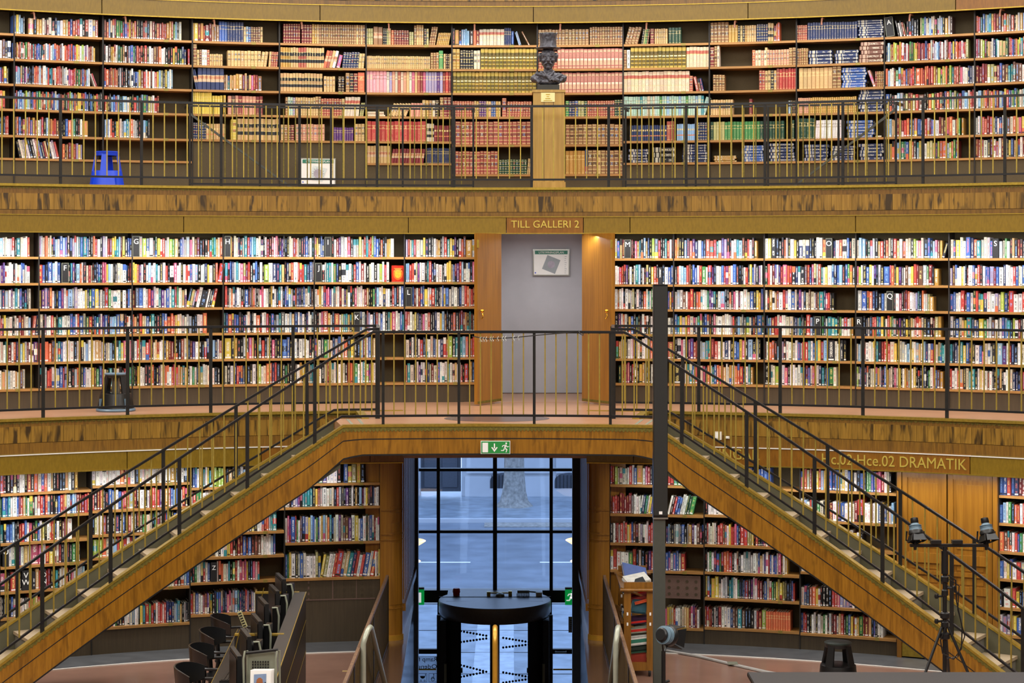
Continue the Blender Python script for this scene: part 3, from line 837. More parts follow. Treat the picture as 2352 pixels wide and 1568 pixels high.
# window wall
YW = 33.5
wx = [-4.1, -3.17, -2.21, -1.255, -.29, .668, 1.63, 2.6, 3.7]; wz = [-1.49, -.50, .554, 1.6, 2.6]
mb = MB(); mb.box(-4.1, 3.7, YW-.1, YW+.1, -1.70, -1.49); fr = struct('window_1', mb, M['frame'])
for x in wx[1:-1]:
    t_ = .035 if abs(x+.29) < .01 else .028; mb = MB(); mb.box(x-t_, x+t_, YW-.07, YW+.07, -1.49, 2.6); obj('mullion', mb, M['frame'], fr)
for z in wz[1:-1]: mb = MB(); mb.box(-4.1, 3.7, YW-.06, YW+.06, z-.024, z+.024); obj('transom', mb, M['frame'], fr)
for i in range(len(wx)-1):
    for j in range(len(wz)-1):
        mb = MB(); mb.box(wx[i]+.03, wx[i+1]-.03, YW-.006, YW+.006, wz[j]+.024, wz[j+1]-.024); obj('pane', mb, M['glass'], fr)
# glazed side panels beside the revolving door
for nm, xs in (('door_1', (-3.1, -2.2, -1.23)), ('door_2', (.64, 1.63, 2.6))):
    mb = MB()
    for x in xs: mb.box(x-.04, x+.04, YW-.06, YW+.06, -3.9, -1.7)
    o = struct(nm, mb, M['frame'])
    for a, b_ in zip(xs, xs[1:]):
        mb = MB(); mb.box(a+.04, b_-.04, YW-.05, YW+.05, -2.58, -2.50); obj('lock_rail', mb, M['frame'], o)
        mb = MB(); mb.box(a+.04, b_-.04, YW-.05, YW+.05, -3.9, -3.75); obj('bottom_rail', mb, M['frame'], o)
        mb = MB(); mb.box(a+.04, b_-.04, YW-.005, YW+.005, -3.75, -2.58); mb.box(a+.04, b_-.04, YW-.005, YW+.005, -2.50, -1.70); obj('pane', mb, M['glass'], o)
        mb = MB(); mb.tube([(a+.06, YW-.12, -2.83), (b_-.06, YW-.12, -2.83)], .014, 8); obj('push_bar', mb, M['polished'], o, True)
    if nm == 'door_2':
        mb = MB(); mb.tube([(.74, YW-.06, -2.54), (.74, YW-.13, -2.54), (.92, YW-.13, -2.54), (.92, YW-.06, -2.54)], .018, 8); obj('door_handle', mb, M['steel'], o, True)
# ramp sign on the left glass (lettering meant for the street, so mirrored here)
def TF(s, size, c, mat, par, nm='lettering', ux=(-1, 0, 0), un=(0, -1, 0), width=None, uz=(0, 0, 1)): 
    return obj(nm, text_flat(s, size, c, ux, uz, un, width), mat, par)
t = thing('ramp_sign', 'pale blue mirrored ramp notice with pictograms stuck on the door glass', 'sign', (-1.75, YW-.02, -3.25))
m_, nt, b = new_mat('sticker_blue'); tr = nt.nodes.new('ShaderNodeBsdfTranslucent'); tr.inputs[0].default_value = (.75, .8, .85, 1); mx = nt.nodes.new('ShaderNodeMixShader'); mx.inputs[0].default_value = .8
b.inputs['Base Color'].default_value = (.5, .58, .68, 1); nt.links.new(b.outputs[0], mx.inputs[1]); nt.links.new(tr.outputs[0], mx.inputs[2]); nt.links.new(mx.outputs[0], nt.nodes['Material Output'].inputs[0])
mb = MB(); mb.box(-2.14, -1.28, YW-.022, YW-.012, -3.62, -2.62); obj('sheet', mb, m_, t)
TF('Ramp f\u00f6r', .078, (-1.49, YW-.026, -2.71), M['black'], t, width=.42); TF('Odengatan', .078, (-1.545, YW-.026, -2.835), M['black'], t, width=.53)
def disc_ring(mb, c, r, w_, n=20, a0=0, a1=2*pi):
    c = Vector(c)
    for k in range(n):
        t0 = a0+(a1-a0)*k/n; t1 = a0+(a1-a0)*(k+1)/n
        mb.hexa([c+Vector((cos(t)*q, y, sin(t)*q)) for y in (-.003, .003) for t, q in ((t0, r-w_), (t1, r-w_), (t1, r), (t0, r))])
mb = MB()
for xc in (-1.41, -1.77):
    for a, b_, c, d in ((-.15, .15, .14, .15), (-.15, .15, -.15, -.14), (-.15, -.14, -.15, .15), (.14, .15, -.15, .15)):
        mb.box(xc+a, xc+b_, YW-.03, YW-.024, -3.36+c, -3.36+d)
disc_ring(mb, (-1.42, YW-.027, -3.41), .07, .018); mb.box(-1.40, -1.38, YW-.03, YW-.024, -3.40, -3.26); mb.box(-1.46, -1.39, YW-.03, YW-.024, -3.35, -3.33); disc_ring(mb, (-1.39, YW-.027, -3.24), .02, .02, 10)
mb.box(-1.48, -1.40, YW-.03, YW-.024, -3.41, -3.39)
disc_ring(mb, (-1.83, YW-.027, -3.46), .03, .012, 12); disc_ring(mb, (-1.70, YW-.027, -3.46), .03, .012, 12); disc_ring(mb, (-1.77, YW-.027, -3.30), .09, .09, 14, pi, 2*pi); mb.box(-1.68, -1.66, YW-.03, YW-.024, -3.30, -3.22)
mb.v = [((-1.345 if x > -1.59 else -1.523)+(x-(-1.41 if x > -1.59 else -1.77))*.49, y, -2.99+(z+3.36)*.49) for x, y, z in mb.v]; obj('pictogram', mb, M['black'], t)
# small paper on the right glass
mb = MB(); mb.box(.963, 1.11, YW-.03, YW-.02, -2.22, -1.95); mm = flat('kraft_notice', 'a08a78', .7); mb2 = MB()
t = thing('notice', 'small brown notice taped to the right hand door glass', 'notice', (1.04, YW-.03, -2.22)); obj('sheet', mb, mm, t)
for i in range(5): mb2.box(.985, 1.09, YW-.034, YW-.03, -2.02-i*.035, -2.01-i*.035)
obj('print', mb2, M['black'], t)
# exit signs on the beam, cropped by the jambs
def runner(mb, c, k, y, mirror=1):
    c = Vector(c)
    def q(pts): mb.poly([(c.x+mirror*px_*k, y, c.z+pz*k) for px_, pz in pts])
    n = 10; q([(.10+.09*cos(2*pi*i/n), .78+.09*sin(2*pi*i/n)) for i in range(n)])
    q([(-.02, .64), (.14, .66), (.04, .30), (-.14, .28)]); q([(-.02, .64), (-.26, .58), (-.34, .42), (-.27, .40), (-.20, .51), (0, .55)])
    q([(.10, .62), (.22, .46), (.38, .50), (.38, .43), (.20, .38), (.06, .50)]); q([(-.12, .32), (.04, .32), (.22, .16), (.12, -.12), (.04, -.12), (.12, .12), (-.02, .20)])
    q([(-.12, .32), (.0, .26), (-.16, .02), (-.42, .02), (-.42, .10), (-.2, .11)])
def exit_small(xc, kind, lab):
    t = thing('exit_sign', lab, 'sign', (xc, YW-.2, -1.72)); mb = MB(); mb.box(xc-.2, xc+.2, YW-.20, YW-.16, -1.72, -1.46); obj('plate', mb, M['exitgreen'], t)
    mb = MB(); mb.box(xc-.2, xc+.2, YW-.22, YW-.14, -1.455, -1.42); obj('lamp_housing', mb, M['greymetal'], t); mb = MB()
    if kind: runner(mb, (xc-.09, 0, -1.655), .21, YW-.203)
    else: mb.box(xc+.07, xc+.15, YW-.204, YW-.2, -1.68, -1.51)
    obj('symbol', mb, M['exitwhite'], t)
exit_small(-1.69, 0, 'green sign with a white door shape, half hidden by the jamb'); exit_small(1.10, 1, 'green running-man sign above the right glass door, cut by jamb')
# revolving door
t = thing('revolving_door', 'dark round revolving door with a flat drum canopy and glass wings', 'revolving door', (-.285, 32.5, -3.9))
DX, DY = -.285, 32.5
mb = MB(); mb.lathe([(.88, -1.75), (.93, -1.68), (.93, -1.50), (.92, -1.485), (.0, -1.48)], (DX, DY, 0), 48, a0=-pi-.55, a1=.55)
mb.box(DX-.8, DX+.8, DY-.2, DY+.9, -1.74, -1.482); obj('canopy', mb, M['canopy'], t, True)
mb = MB(); mb.box(DX-.93, DX+.93, DY+.18, DY+.19, -1.48, -1.472); obj('canopy_joint', mb, M['black'], t)
for s in (-1, 1):
    mb = MB(); a = -pi/2+s*.68; b_ = -pi/2+s*1.5; mb.lathe([(.86, -3.9), (.86, -1.75), (.90, -1.75), (.90, -3.9)], (DX, DY, 0), 10, a0=min(a, b_), a1=max(a, b_)); obj('drum_wall', mb, M['frame'], t, True)
    mb = MB(); mb.box(DX+s*.84-.05, DX+s*.84+.05, DY-.5, DY-.38, -3.9, -1.75); obj('door_post', mb, M['frame'], t)
    mb = MB(); mb.box(DX+s*.93-.03, DX+s*.93+.03, DY+.0, DY+.06, -3.9, -1.75); obj('door_post', mb, M['frame'], t)
    mb = MB(); mb.box(DX+s*.62-.035, DX+s*.62+.035, DY-.1, DY-.02, -3.9, -1.75); mb.box(DX+min(s*.06, s*.62), DX+max(s*.06, s*.62), DY-.09, DY-.03, -1.84, -1.75); mb.box(DX+min(s*.06, s*.62), DX+max(s*.06, s*.62), DY-.09, DY-.03, -3.9, -3.7); w_ = obj('wing', mb, M['frame'], t)
    mb = MB(); mb.box(DX+min(s*.06, s*.6), DX+max(s*.06, s*.6), DY-.066, DY-.058, -3.7, -1.84); obj('glass', mb, M['glass'], w_)
    mb = MB()
    for z0, z1 in (((-2.00, -2.075), (-2.18, -2.12), (-2.56, -2.67), (-2.755, -2.67)) if s < 0 else ((-2.11, -2.18), (-2.27, -2.22), (-2.68, -2.755), (-2.85, -2.79))):
        for i in range(9):
            f = i/8; x = DX+(-.56+.42*f if s < 0 else .14+.42*f); z = z0+(z1-z0)*f
            mb.lathe([(.020, -.001), (.020, .001)], (0, 0, 0), 10); k = len(mb.v)
            for q in range(k-20, k): vx, vy, vz = mb.v[q]; mb.v[q] = (x+vx, DY-.075+vz, z+vy)
    o = obj('glass_dots', mb, M['black'], w_); o['kind'] = 'stuff'
    mb = MB(); mb.box(DX+s*.56-.03, DX+s*.56+.03, DY-.12, DY-.06, -2.68, -2.60); mb.box(DX+s*.56-.03, DX+s*.56+.03, DY-.12, DY-.06, -2.98, -2.90); obj('push_plate', mb, M['greymetal'], w_)
    mb = MB(); mb.box(DX+s*.80-.02, DX+s*.80+.02, DY-.55, DY-.5, -2.75, -2.45); obj('handle', mb, M['greymetal'], t)
mb = MB(); mb.lathe([(.08, -3.9), (.08, -1.75)], (DX, DY-.06, 0), 16); obj('centre_post', mb, M['frame'], t, True)
# things lying on the canopy
t = thing('warning_beacon', 'small red round warning beacon standing on the revolving door canopy', 'beacon', (-.93, 32.85, -1.48))
mb = MB(); mb.lathe([(.055, -1.48), (.055, -1.44), (.062, -1.43), (.062, -1.38), (.05, -1.36), (.0, -1.355)], (-.93, 32.85, 0), 16); obj('dome', mb, M['red'], t, True)
mb = MB(); mb.lathe([(.064, -1.42), (.064, -1.41)], (-.93, 32.85, 0), 16); obj('ring', mb, M['red'], t)
t = thing('dust_brush', 'black bristled hand brush with wooden back on the canopy', 'brush', (.2, 32.8, -1.48))
mb = MB(); mb.box(.09, .29, 32.76, 32.84, -1.43, -1.385); mb.tube([(.29, 32.8, -1.41), (.40, 32.8, -1.42)], .012, 6); obj('handle', mb, M['greymetal'], t)
mb = MB()
for i in range(12): mb.box(.08+i*.018, .092+i*.018, 32.75, 32.85, -1.48, -1.43)
obj('bristles', mb, M['black'], t)
t = thing('small_box', 'small cream plastic box lying beside the brush on canopy', 'box', (.45, 32.8, -1.48)); mb = MB(); mb.box(.40, .50, 32.76, 32.84, -1.48, -1.43); obj('case', mb, M['paper'], t); mb = MB(); mb.box(.39, .51, 32.75, 32.85, -1.43, -1.42); obj('lid', mb, M['paper'], t)
t = thing('motor_clip', 'brass bracket with grey motor knob on the canopy middle', 'bracket', (-.2, 32.8, -1.48))
mb = MB(); mb.box(-.42, .0, 32.78, 32.82, -1.44, -1.42); mb.box(-.42, -.36, 32.76, 32.84, -1.48, -1.41); mb.box(-.06, 0, 32.76, 32.84, -1.48, -1.40); obj('bracket', mb, M['brass'], t); mb = MB(); mb.lathe([(.08, -1.48), (.07, -1.44), (.03, -1.42)], (-.2, 32.75, 0), 14); obj('knob', mb, M['greymetal'], t, True)
# lamp bowls in the entrance hall, either side
for i, (px, py, Y, r) in enumerate(((925, 1247, 27, .32), (920, 1293, 29, .30), (1352, 1245, 27, .32), (1356, 1293, 29, .30))):
    p = at(px, py, Y); side = -1 if px < 1176 else 1
    t = thing('wall_lamp', ('upper', 'lower')[i % 2]+' glowing glass bowl lamp peeping past the '+('left', 'right')[i//2]+' door jamb', 'lamp', p)
    mb = MB(); mb.lathe([(.02, -.09), (r*.55, -.06), (r, .03), (r*.97, .035), (r*.5, -.04), (.02, -.06)], p, 28); obj('bowl', mb, M['bowl'], t, True)
    xw = -4.1 if side < 0 else 3.7
    mb = MB(); mb.tube([(p.x, p.y, p.z-.08), (p.x, p.y, p.z-.16), (xw, p.y, p.z-.16)], .015, 8); mb.box(min(xw, xw-side*.03), max(xw, xw-side*.03), p.y-.06, p.y+.06, p.z-.22, p.z-.1); obj('arm', mb, M['brass'], t, True)
# street
mb = MB(); mb.box(-30, 30, 33.6, 46, -4.2, -3.9); struct('floor_pavement', mb, M['paving'])
mb = MB(); mb.box(-.76, .04, 33.7, 45.7, -3.9, -3.895); struct('floor_light_paving', mb, M['pavelight'])
mb = MB(); mb.box(-40, 40, 46, 61, -4.3, -3.99); struct('floor_street', mb, M['asphalt'])
mb = MB(); mb.box(-40, 40, 61, 75, -4.3, -3.88); struct('floor_far_pavement', mb, M['paving'])
mb = MB(); mb.box(-40, 40, 45.9, 46.1, -4.2, -3.9); mb.box(-40, 40, 60.9, 61.1, -4.2, -3.87); struct('trim_kerbs', mb, M['facade'])
for x0, x1 in ((-6, -1.12), (.75, 4.5), (-14, -9), (8, 13)):
    mb = MB(); mb.box(x0, x1, 52.82, 52.95, -3.99, -3.985); struct('trim_lane_line', mb, M['white'])
mb = MB(); mb.box(-.85, 1.85, 59.9, 60.85, -3.99, -3.97); struct('trim_kerb_island', mb, M['bark'])
for nm, y0, y1 in (('a', 34.6, 0), ('b', 36.2, 0), ('c', 38.1, 0), ('d', 40.2, 0), ('e', 42.6, 0)):
    mb = MB(); mb.box(-12, 12, y0, y0+.03, -3.9, -3.893); struct('trim_paving_joint', mb, M['frame'])
t = thing('building', 'pale stone town house across the street with dark double door', 'building', (0, 67, -3.88))
mb = MB(); mb.box(-16, -3.15, 67, 68, -3.88, 6); mb.box(-1.72, 16, 67, 68, -3.88, 6); mb.box(-3.15, -1.72, 67, 68, -1.0+2.2, 6); obj('wall', mb, M['facade'], t)
mb = MB(); mb.box(-1.6, 16, 66.85, 67, -3.88, -3.2); mb.box(-16, -3.3, 66.85, 67, -3.88, -3.2); obj('plinth', mb, M['facade'], t)
for x0, x1 in ((-1.55, 1.3), (1.5, 5.5)):
    for z0 in (-3.1, -1.55, 0):
        mb = MB(); mb.box(x0, x1, 66.9, 67.02, z0, z0+1.5); obj('stone_block', mb, M['facade'], t)
mb = MB(); mb.box(-3.12, -1.75, 67.2, 67.3, -3.75, 1.2); dr = obj('entrance_door', mb, M['facadedark'], t)
for x0, x1 in ((-3.0, -2.52), (-2.38, -1.87)):
    for z0, z1 in ((-3.6, -2.6), (-2.4, -1.3)): mb = MB(); mb.box(x0, x1, 67.15, 67.2, z0, z1); obj('door_panel', mb, M['facadedark'], dr)
    mb = MB(); mb.box(x0+.08, x1-.08, 67.12, 67.16, -2.15, -1.55); obj('door_pane', mb, flat('far_pane', '8a9bb4', .2), dr)
for xc in (-.25, 1.95):
    mb = MB(); n = 12; pts = [(xc-.5, 66.84, -3.6), (xc+.5, 66.84, -3.6)]+[(xc+.5*cos(pi*i/n), 66.84, -3.35+.28*sin(pi*i/n)) for i in range(n+1)]; mb.poly(pts); w_ = obj('cellar_window', mb, M['facadedark'], t)
    mb = MB()
    for i in range(8): mb.box(xc-.45+i*.125, xc-.43+i*.125, 66.80, 66.83, -3.6, -3.15)
    obj('bars', mb, M['black'], w_)
for x0, x1 in ((-.6, .2), (1.7, 2.6), (-5.4, -4.6)):
    mb = MB(); mb.box(x0-.12, x1+.12, 66.8, 66.9, -1.75, -1.6); mb.box(x0-.1, x0, 66.85, 66.95, -1.6, .2); mb.box(x1, x1+.1, 66.85, 66.95, -1.6, .2); w_ = obj('window', mb, M['facade'], t)
    mb = MB(); mb.box(x0, x1, 66.88, 66.91, -1.6, .2); obj('pane', mb, flat('far_pane2', '5d6a80', .1), w_)
t = thing('street_tree', 'thick pale grey tree trunk on the far pavement', 'tree', (.06, 64.2, -3.88))
mb = MB(); mb.lathe([(.62, -3.9), (.46, -3.7), (.38, -3.4), (.33, -2.8), (.31, -1.5), (.30, 0), (.27, 3), (.2, 6)], (.06, 64.2, 0), 24, wob=.06); obj('trunk', mb, M['bark'], t, True)
mb = MB()
for k in range(7):
    a = k*.9; mb.tube([(.06, 64.2, 4.5+.3*k), (.06+cos(a)*1.3, 64.2+sin(a)*1.3, 6+.4*k), (.06+cos(a)*2.6, 64.2+sin(a)*2.6, 7.5+.5*k)], [.12, .07, .03], 7)
obj('branches', mb, M['bark'], t, True)

# ------------------------------------------------------------------ entrance columns
def column(nm, sg, lab):
    t = thing('pilaster', lab, 'column', ((XL-.1) if sg < 0 else XR+.1, 21.2, 0))
    x0 = XL-.235 if sg < 0 else XR+.22
    def prof(off):
        s = 1 if sg < 0 else -1; y0 = 21.15; r = .125
        xo = x0; xf = (XL-.125) if sg < 0 else (XR+.125)
        pts = [(xo, y0-off)]
        for k in range(9):
            a = pi/2*k/8; pts.append((xf+s*(r+off)*sin(a), y0+r-(r+off)*cos(a)))
        return pts
    def strip(z0, z1, off, back, nm, mat, tp=None):
        p = prof(off); q = prof(back); mb = MB(); n = len(p)
        if tp: p = p[tp[0]:tp[1]]; q = q[tp[0]:tp[1]]; n = len(p)
        for (a, b_) in ((p, z0), (p, z1), (q, z0), (q, z1)): mb.v += [(x, y, b_) for x, y in a]
        for i in range(n-1):
            mb.f += [(i, i+1, n+i+1, n+i), (2*n+i+1, 2*n+i, 3*n+i, 3*n+i+1), (n+i, n+i+1, 3*n+i+1, 3*n+i), (i+1, i, 2*n+i, 2*n+i+1)]
        mb.f += [(0, n, 3*n, 2*n), (n-1, 2*n-1, 4*n-1, 3*n-1)][:2]; mb.m = [0]*len(mb.f)
        return obj(nm, mb, mat, t, True)
    strip(.07, 2.05, 0, -.10, 'shaft', M['oak']); strip(0.0, .07, .012, -.10, 'brass_base', M['brassrail'])
    for z in (1.42, 1.16, 1.10, .36): strip(z-.006, z+.006, .008, -.05, 'ring_moulding', M['oak'])
    for z0, z1 in ((1.46, 1.98), (1.30, 1.39), (1.18, 1.28), (.40, 1.07)): strip(z0, z1, .007, -.02, 'raised_panel', M['oak'], (1, 8))
    strip(1.98, 2.03, .02, -.05, 'capital', M['oak']); strip(2.03, 2.10, .05, -.05, 'capital', M['oak']); strip(2.10, 2.18, .08, -.05, 'capital', M['oak'])
column('a', -1, 'tall rounded oak pilaster left of the glass entrance, brass foot'); column('b', 1, 'tall rounded oak pilaster right of the glass entrance, brass foot')
mb = MB(); mb.cbox(R1-.1, R1+1.3, phi_of(850, R1), phi_of(1425, R1), 2.18, 2.30); struct('ceiling_portal', mb, M['frame'])

# ------------------------------------------------------------------ panelled door right of the shelves
mb = MB(); a0, a1 = phi_of(2061, R1+.03), phi_of(2292, R1+.03); Rd = R1+.03
def sl(mb, p0, p1, y0, y1, dr, t_=.03):    # slab between image columns, z by heights
    mb.cbox(Rd+dr, Rd+dr+t_, a0+(a1-a0)*p0, a0+(a1-a0)*p1, y0, y1)
sl(mb, 0, .045, 0, 1.95, -.02, .2); sl(mb, .955, 1, 0, 1.95, -.02, .2); dr = struct('door_3', mb, M['oak'])
for k in (0, 1):
    p0 = .05+k*.455; p1 = p0+.44; mb = MB(); sl(mb, p0, p1, .02, 1.95, .02); lf = obj('door_leaf', mb, M['oak'], dr)
    for z0, z1 in ((1.95, 1.87), (1.10, 1.00), (.92, .88), (.78, .70), (.16, .04)):
        mb = MB(); sl(mb, p0, p1, min(z0, z1), max(z0, z1), .0, .025); obj('rail', mb, M['oak'], lf)
    for q in (0, .39): mb = MB(); sl(mb, p0+q, p0+q+.05, .04, 1.95, -.002, .027); obj('stile', mb, M['oak'], lf)
    for z0, z1 in ((1.16, 1.82), (.20, .66), (.94, .98), (.80, .86)): mb = MB(); sl(mb, p0+.09, p1-.09, z0, z1, .012, .02); obj('raised_panel', mb, M['oak'], lf)
    mb = MB(); sl(mb, p0, p1, .02, .155, -.006, .006); obj('kick_plate', mb, M['brass'], lf)
# wall sockets on the lower gallery band
for px, py, w_, h_, lab in ((1649, 1000, 18, 19, 'cream square wall switch on the veneer band'), (1670, 1004, 12, 6, 'small oblong cream socket beside the square switch')):
    a = phi_of(px, R1); z = z_of(py, px, R1); hw = w_/2/F*20.6; hh = h_/2/F*20.6; c = cyl(R1-.01, a, z); t = thing('wall_switch', lab, 'switch', c)
    ux = Vector((cos(a), -sin(a), 0)); un = Vector((sin(a), cos(a), 0)); mb = MB(); mb.obox(c, ux*hw, un*.01, Vector((0, 0, hh))); obj('plate', mb, M['paper'], t)
    mb = MB(); mb.obox(c-un*.012, ux*hw*.6, un*.004, Vector((0, 0, hh*.6))); obj('rocker', mb, M['label'], t)

# ------------------------------------------------------------------ corridor opening on the first gallery
aD0, aD1 = phi_of(1093, R2), phi_of(1409, R2)
xl, xr = (1148-HX)/F*22.45, (1340-HX)/F*22.45
mb = MB(); mb.box(-.55, 1.3, 23.95, 24.05, 2.4, 4.5); struct('wall_corridor', mb, M['plaster'])
mb = MB(); mb.box(-.55, 1.3, 22.4, 24.05, 2.46, 2.4915); struct('floor_corridor', mb, M['lino'])
mb = MB(); mb.box(xl-.06, xl-.005, 22.5, 23.95, 2.49, 4.5); struct('wall_corridor_left', mb, M['plaster'])
mb = MB(); mb.box(xr+.07, xr+.12, 22.5, 23.95, 2.49, 4.5); struct('wall_corridor_right', mb, M['plaster'])
mb = MB(); mb.box(-.55, 1.3, 23.93, 23.95, 2.49, 2.50); struct('baseboard_corridor', mb, M['linodark'])
for px0, px1, lab in ((1093, 1148, 'open oak door leaf on the shelf side of the grey corridor'), (1409, 1340, 'open oak door leaf lit by a lamp, beside letter M')):
    Pa = Vector(((px0-HX)/F*21.9, 21.9, 0)); Pb = Vector(((px1-HX)/F*22.42, 22.42, 0)); d = (Pb-Pa); nn = Vector((d.y, -d.x, 0)).normalized()*.02
    t = thing('door_leaf', lab, 'door', (Pa.x, Pa.y, 2.51)); c = (Pa+Pb)/2
    mb = MB(); mb.obox(c+Vector((0, 0, 3.46)), d/2, nn, Vector((0, 0, .955))); obj('panel', mb, M['oak'], t)
    sgn = -1 if nn.y > 0 else 1
    for z, r in ((3.545, .02),):
        p = Pa+d*.14+nn*sgn*1.9; p.z = z; mb = MB(); mb.lathe([(.006, 0), (.006, .02), (r, .03), (r, .045), (.004, .055)], (0, 0, 0), 12)
        mb.v = [(p.x+x_, p.y-z_, p.z+y_) for x_, y_, z_ in mb.v]; obj('knob', mb, M['polished'], t, True)
        mb = MB(); mb.tube([(p.x, p.y-.02, p.z-.03), (p.x+.01, p.y-.03, p.z-.06), (p.x-.008, p.y-.03, p.z-.09)], .007, 6); obj('key', mb, M['polished'], t, True)
    p = Pa+nn*sgn*1.3; mb = MB(); mb.box(p.x-.012, p.x+.012, p.y-.012, p.y+.012, 4.25, 4.34); obj('hinge', mb, M['brass'], t)
    mb = MB(); mb.obox(c+nn*sgn*1.05+Vector((0, 0, 2.525)), d*.49, nn*.1, Vector((0, 0, .012))); obj('kick_strip', mb, M['oldbrass'], t)
def plan_poster(t, c, ux, un, wd, ht, kind):
    c = Vector(c); ux = Vector(ux); un = Vector(un); uz = Vector((0, 0, 1)); B = lambda x0, x1, z0, z1, d0, d1: MB().hexa([c+ux*x+uz*z+un*d for z in (z0, z1) for x, d in ((x0, d0), (x1, d0), (x1, d1), (x0, d1))])
    mb = B(-wd/2, wd/2, -ht/2, ht/2, 0, .012); obj('frame', mb, M['steel'], t)
    k = .012; mb = B(-wd/2+k, wd/2-k, -ht/2+k, ht/2-k, .012, .015); sh = obj('sheet', mb, M['signwhite'], t)
    mb = B(-wd/2+k*2, wd/2-k*2, ht/2-k-.05, ht/2-k-.006, .015, .017); obj('heading_band', mb, M['plangreen'], sh)
    obj('heading', text_flat('UTRYMNINGSPLAN', .026, c+uz*(ht/2-k-.041)+un*.017, ux, uz, un, wd*.68, .002), M['signwhite'], sh)
    mb = MB(); n = 24; cc = c-uz*.025+un*.017
    def P(x, z): return cc+ux*x+uz*z
    if kind == 0:      # tilted square hall with a round room
        a = .38; R_ = lambda x, z: P(x*cos(a)-z*sin(a)*-1, -x*sin(a)+z*cos(a))
        mb.poly([R_(-.085, -.09), R_(.085, -.09), R_(.085, .09), R_(-.085, .09)])
    else: mb.poly([P(-.11, -.07), P(.05, -.10), P(.11, .06), P(-.06, .10)])
    obj('plan_outline', mb, M['planline'] if kind == 0 else flat('plan_pale', 'd4dede', .5), sh)
    mb = MB(); r = .045 if kind == 0 else .055
    mb.poly([P(r*cos(2*pi*i/n), r*sin(2*pi*i/n))+un*.002 for i in range(n)]); obj('plan_round_room', mb, flat('plan_violet', 'a9a2b0', .5), sh)
    mb = MB()
    for i in range(9): mb.add(B(wd/2-.06, wd/2-.035-.006*(i % 3), .07-.025*i, .075-.025*i, .015, .0165))
    for i in range(14): a = 2*pi*i/14; q = P((r+.012)*cos(a), (r+.012)*sin(a))+un*.001; mb.obox(q, ux*.006, un*.0005, uz*.004)
    obj('key_text', mb, M['planline'], sh); mb = MB(); q = c-ux*(wd/2-.03)-uz*(ht/2-.035)+un*.016; mb.poly([q+ux*.008*cos(2*pi*i/12)+uz*.008*sin(2*pi*i/12) for i in range(12)]); obj('dot', mb, M['blue'], sh)
Yp = 23.93; c = at(1266, 602.5, Yp); t = thing('evacuation_plan', 'framed evacuation plan headed UTRYMNINGSPLAN on the grey corridor wall', 'poster', c); plan_poster(t, c, (1, 0, 0), (0, -1, 0), 84/F*Yp, 61/F*Yp, 0)
a = phi_of(730.5, R3-.01); Rp_ = R3-.01; c = cyl(Rp_, a, z_of(394, 730.5, Rp_)); t = thing('evacuation_plan', 'framed evacuation plan on the top gallery, seen through the balusters', 'poster', c)
plan_poster(t, c, (cos(a), -sin(a), 0), (-sin(a), -cos(a), 0), 81/F*23.5, 62/F*23.5, 1)
# exit sign on the stair landing
c = at(1138, 1027, 19.27); t = thing('exit_sign', 'green exit sign with door, arrow and running man on the landing', 'sign', c); w2, h2 = 34/F*19.27, 15/F*19.27; y = 19.27
mb = MB(); mb.box(c.x-w2, c.x+w2, y-.004, y+.004, c.z-h2, c.z+h2); obj('border', mb, M['signwhite'], t)
mb = MB(); k = .006; mb.box(c.x-w2+k, c.x+w2-k, y-.008, y-.004, c.z-h2+k, c.z+h2-k); obj('plate', mb, M['signgreen'], t)
mb = MB(); mb.box(c.x-w2*.88, c.x-w2*.5, y-.01, y-.008, c.z-h2*.75, c.z+h2*.72); obj('door_symbol', mb, M['signwhite'], t)
mb = MB(); x = c.x-.01; mb.box(x-.006, x+.006, y-.01, y-.008, c.z-.01, c.z+h2*.6); mb.poly([(x, y-.01, c.z-h2*.7), (x+.032, y-.01, c.z+.0), (x+.02, y-.01, c.z+.004), (x, y-.01, c.z-.022), (x-.02, y-.01, c.z+.004), (x-.032, y-.01, c.z)]); obj('arrow_symbol', mb, M['signwhite'], t)
mb = MB(); runner(mb, (c.x+w2*.66, 0, c.z-.036), .098, y-.010); obj('running_man_symbol', mb, M['signwhite'], t)
# ------------------------------------------------------------------ the curved staircase
PC, PH, SL = .015, .182, 5.35
RN, RF = 8.38, 9.30
def dd(a): return abs(a-PC)-PH
def zs(a): return 2.489-SL*max(0, dd(a))
def zline(a): return 2.489-SL*dd(a)
A0, A1 = PC-PH-.462, PC+PH+.462
T = thing('staircase', 'double curved stair with walnut outer string meeting at the landing', 'stairs', (CX, CY+8.8, 0))
def string(nm, mat, R, t, ft, fb, a0, a1, n=110, smooth=False):
    mb = MB(); base = []
    aa = sorted(set([a0+(a1-a0)*i/n for i in range(n+1)]+[x for x in (PC-PH, PC+PH) if a0 < x < a1]))
    for a in aa:
        zt, zb = ft(a), fb(a); zb = min(zb, zt-.002); base.append(len(mb.v))
        mb.v += [tuple(cyl(R, a, zb)), tuple(cyl(R+t, a, zb)), tuple(cyl(R+t, a, zt)), tuple(cyl(R, a, zt))]
    for a, b in zip(base, base[1:]):
        for k in range(4): mb.f.append((a+k, a+(k+1) % 4, b+(k+1) % 4, b+k)); mb.m.append(0)
    a, b = base[0], base[-1]; mb.f += [(a+3, a+2, a+1, a), (b, b+1, b+2, b+3)]; mb.m += [0, 0]
    return obj(nm, mb, mat, T)
def th(a): d = dd(a); return .29+.11*max(0, min(1, (d+.02)/.06))
fl = lambda f: (lambda a: max(.0, f(a)))
string('outer_string', M['stringer'], RN, .05, lambda a: zs(a)-.01, fl(lambda a: zs(a)-th(a)), A0, A1)
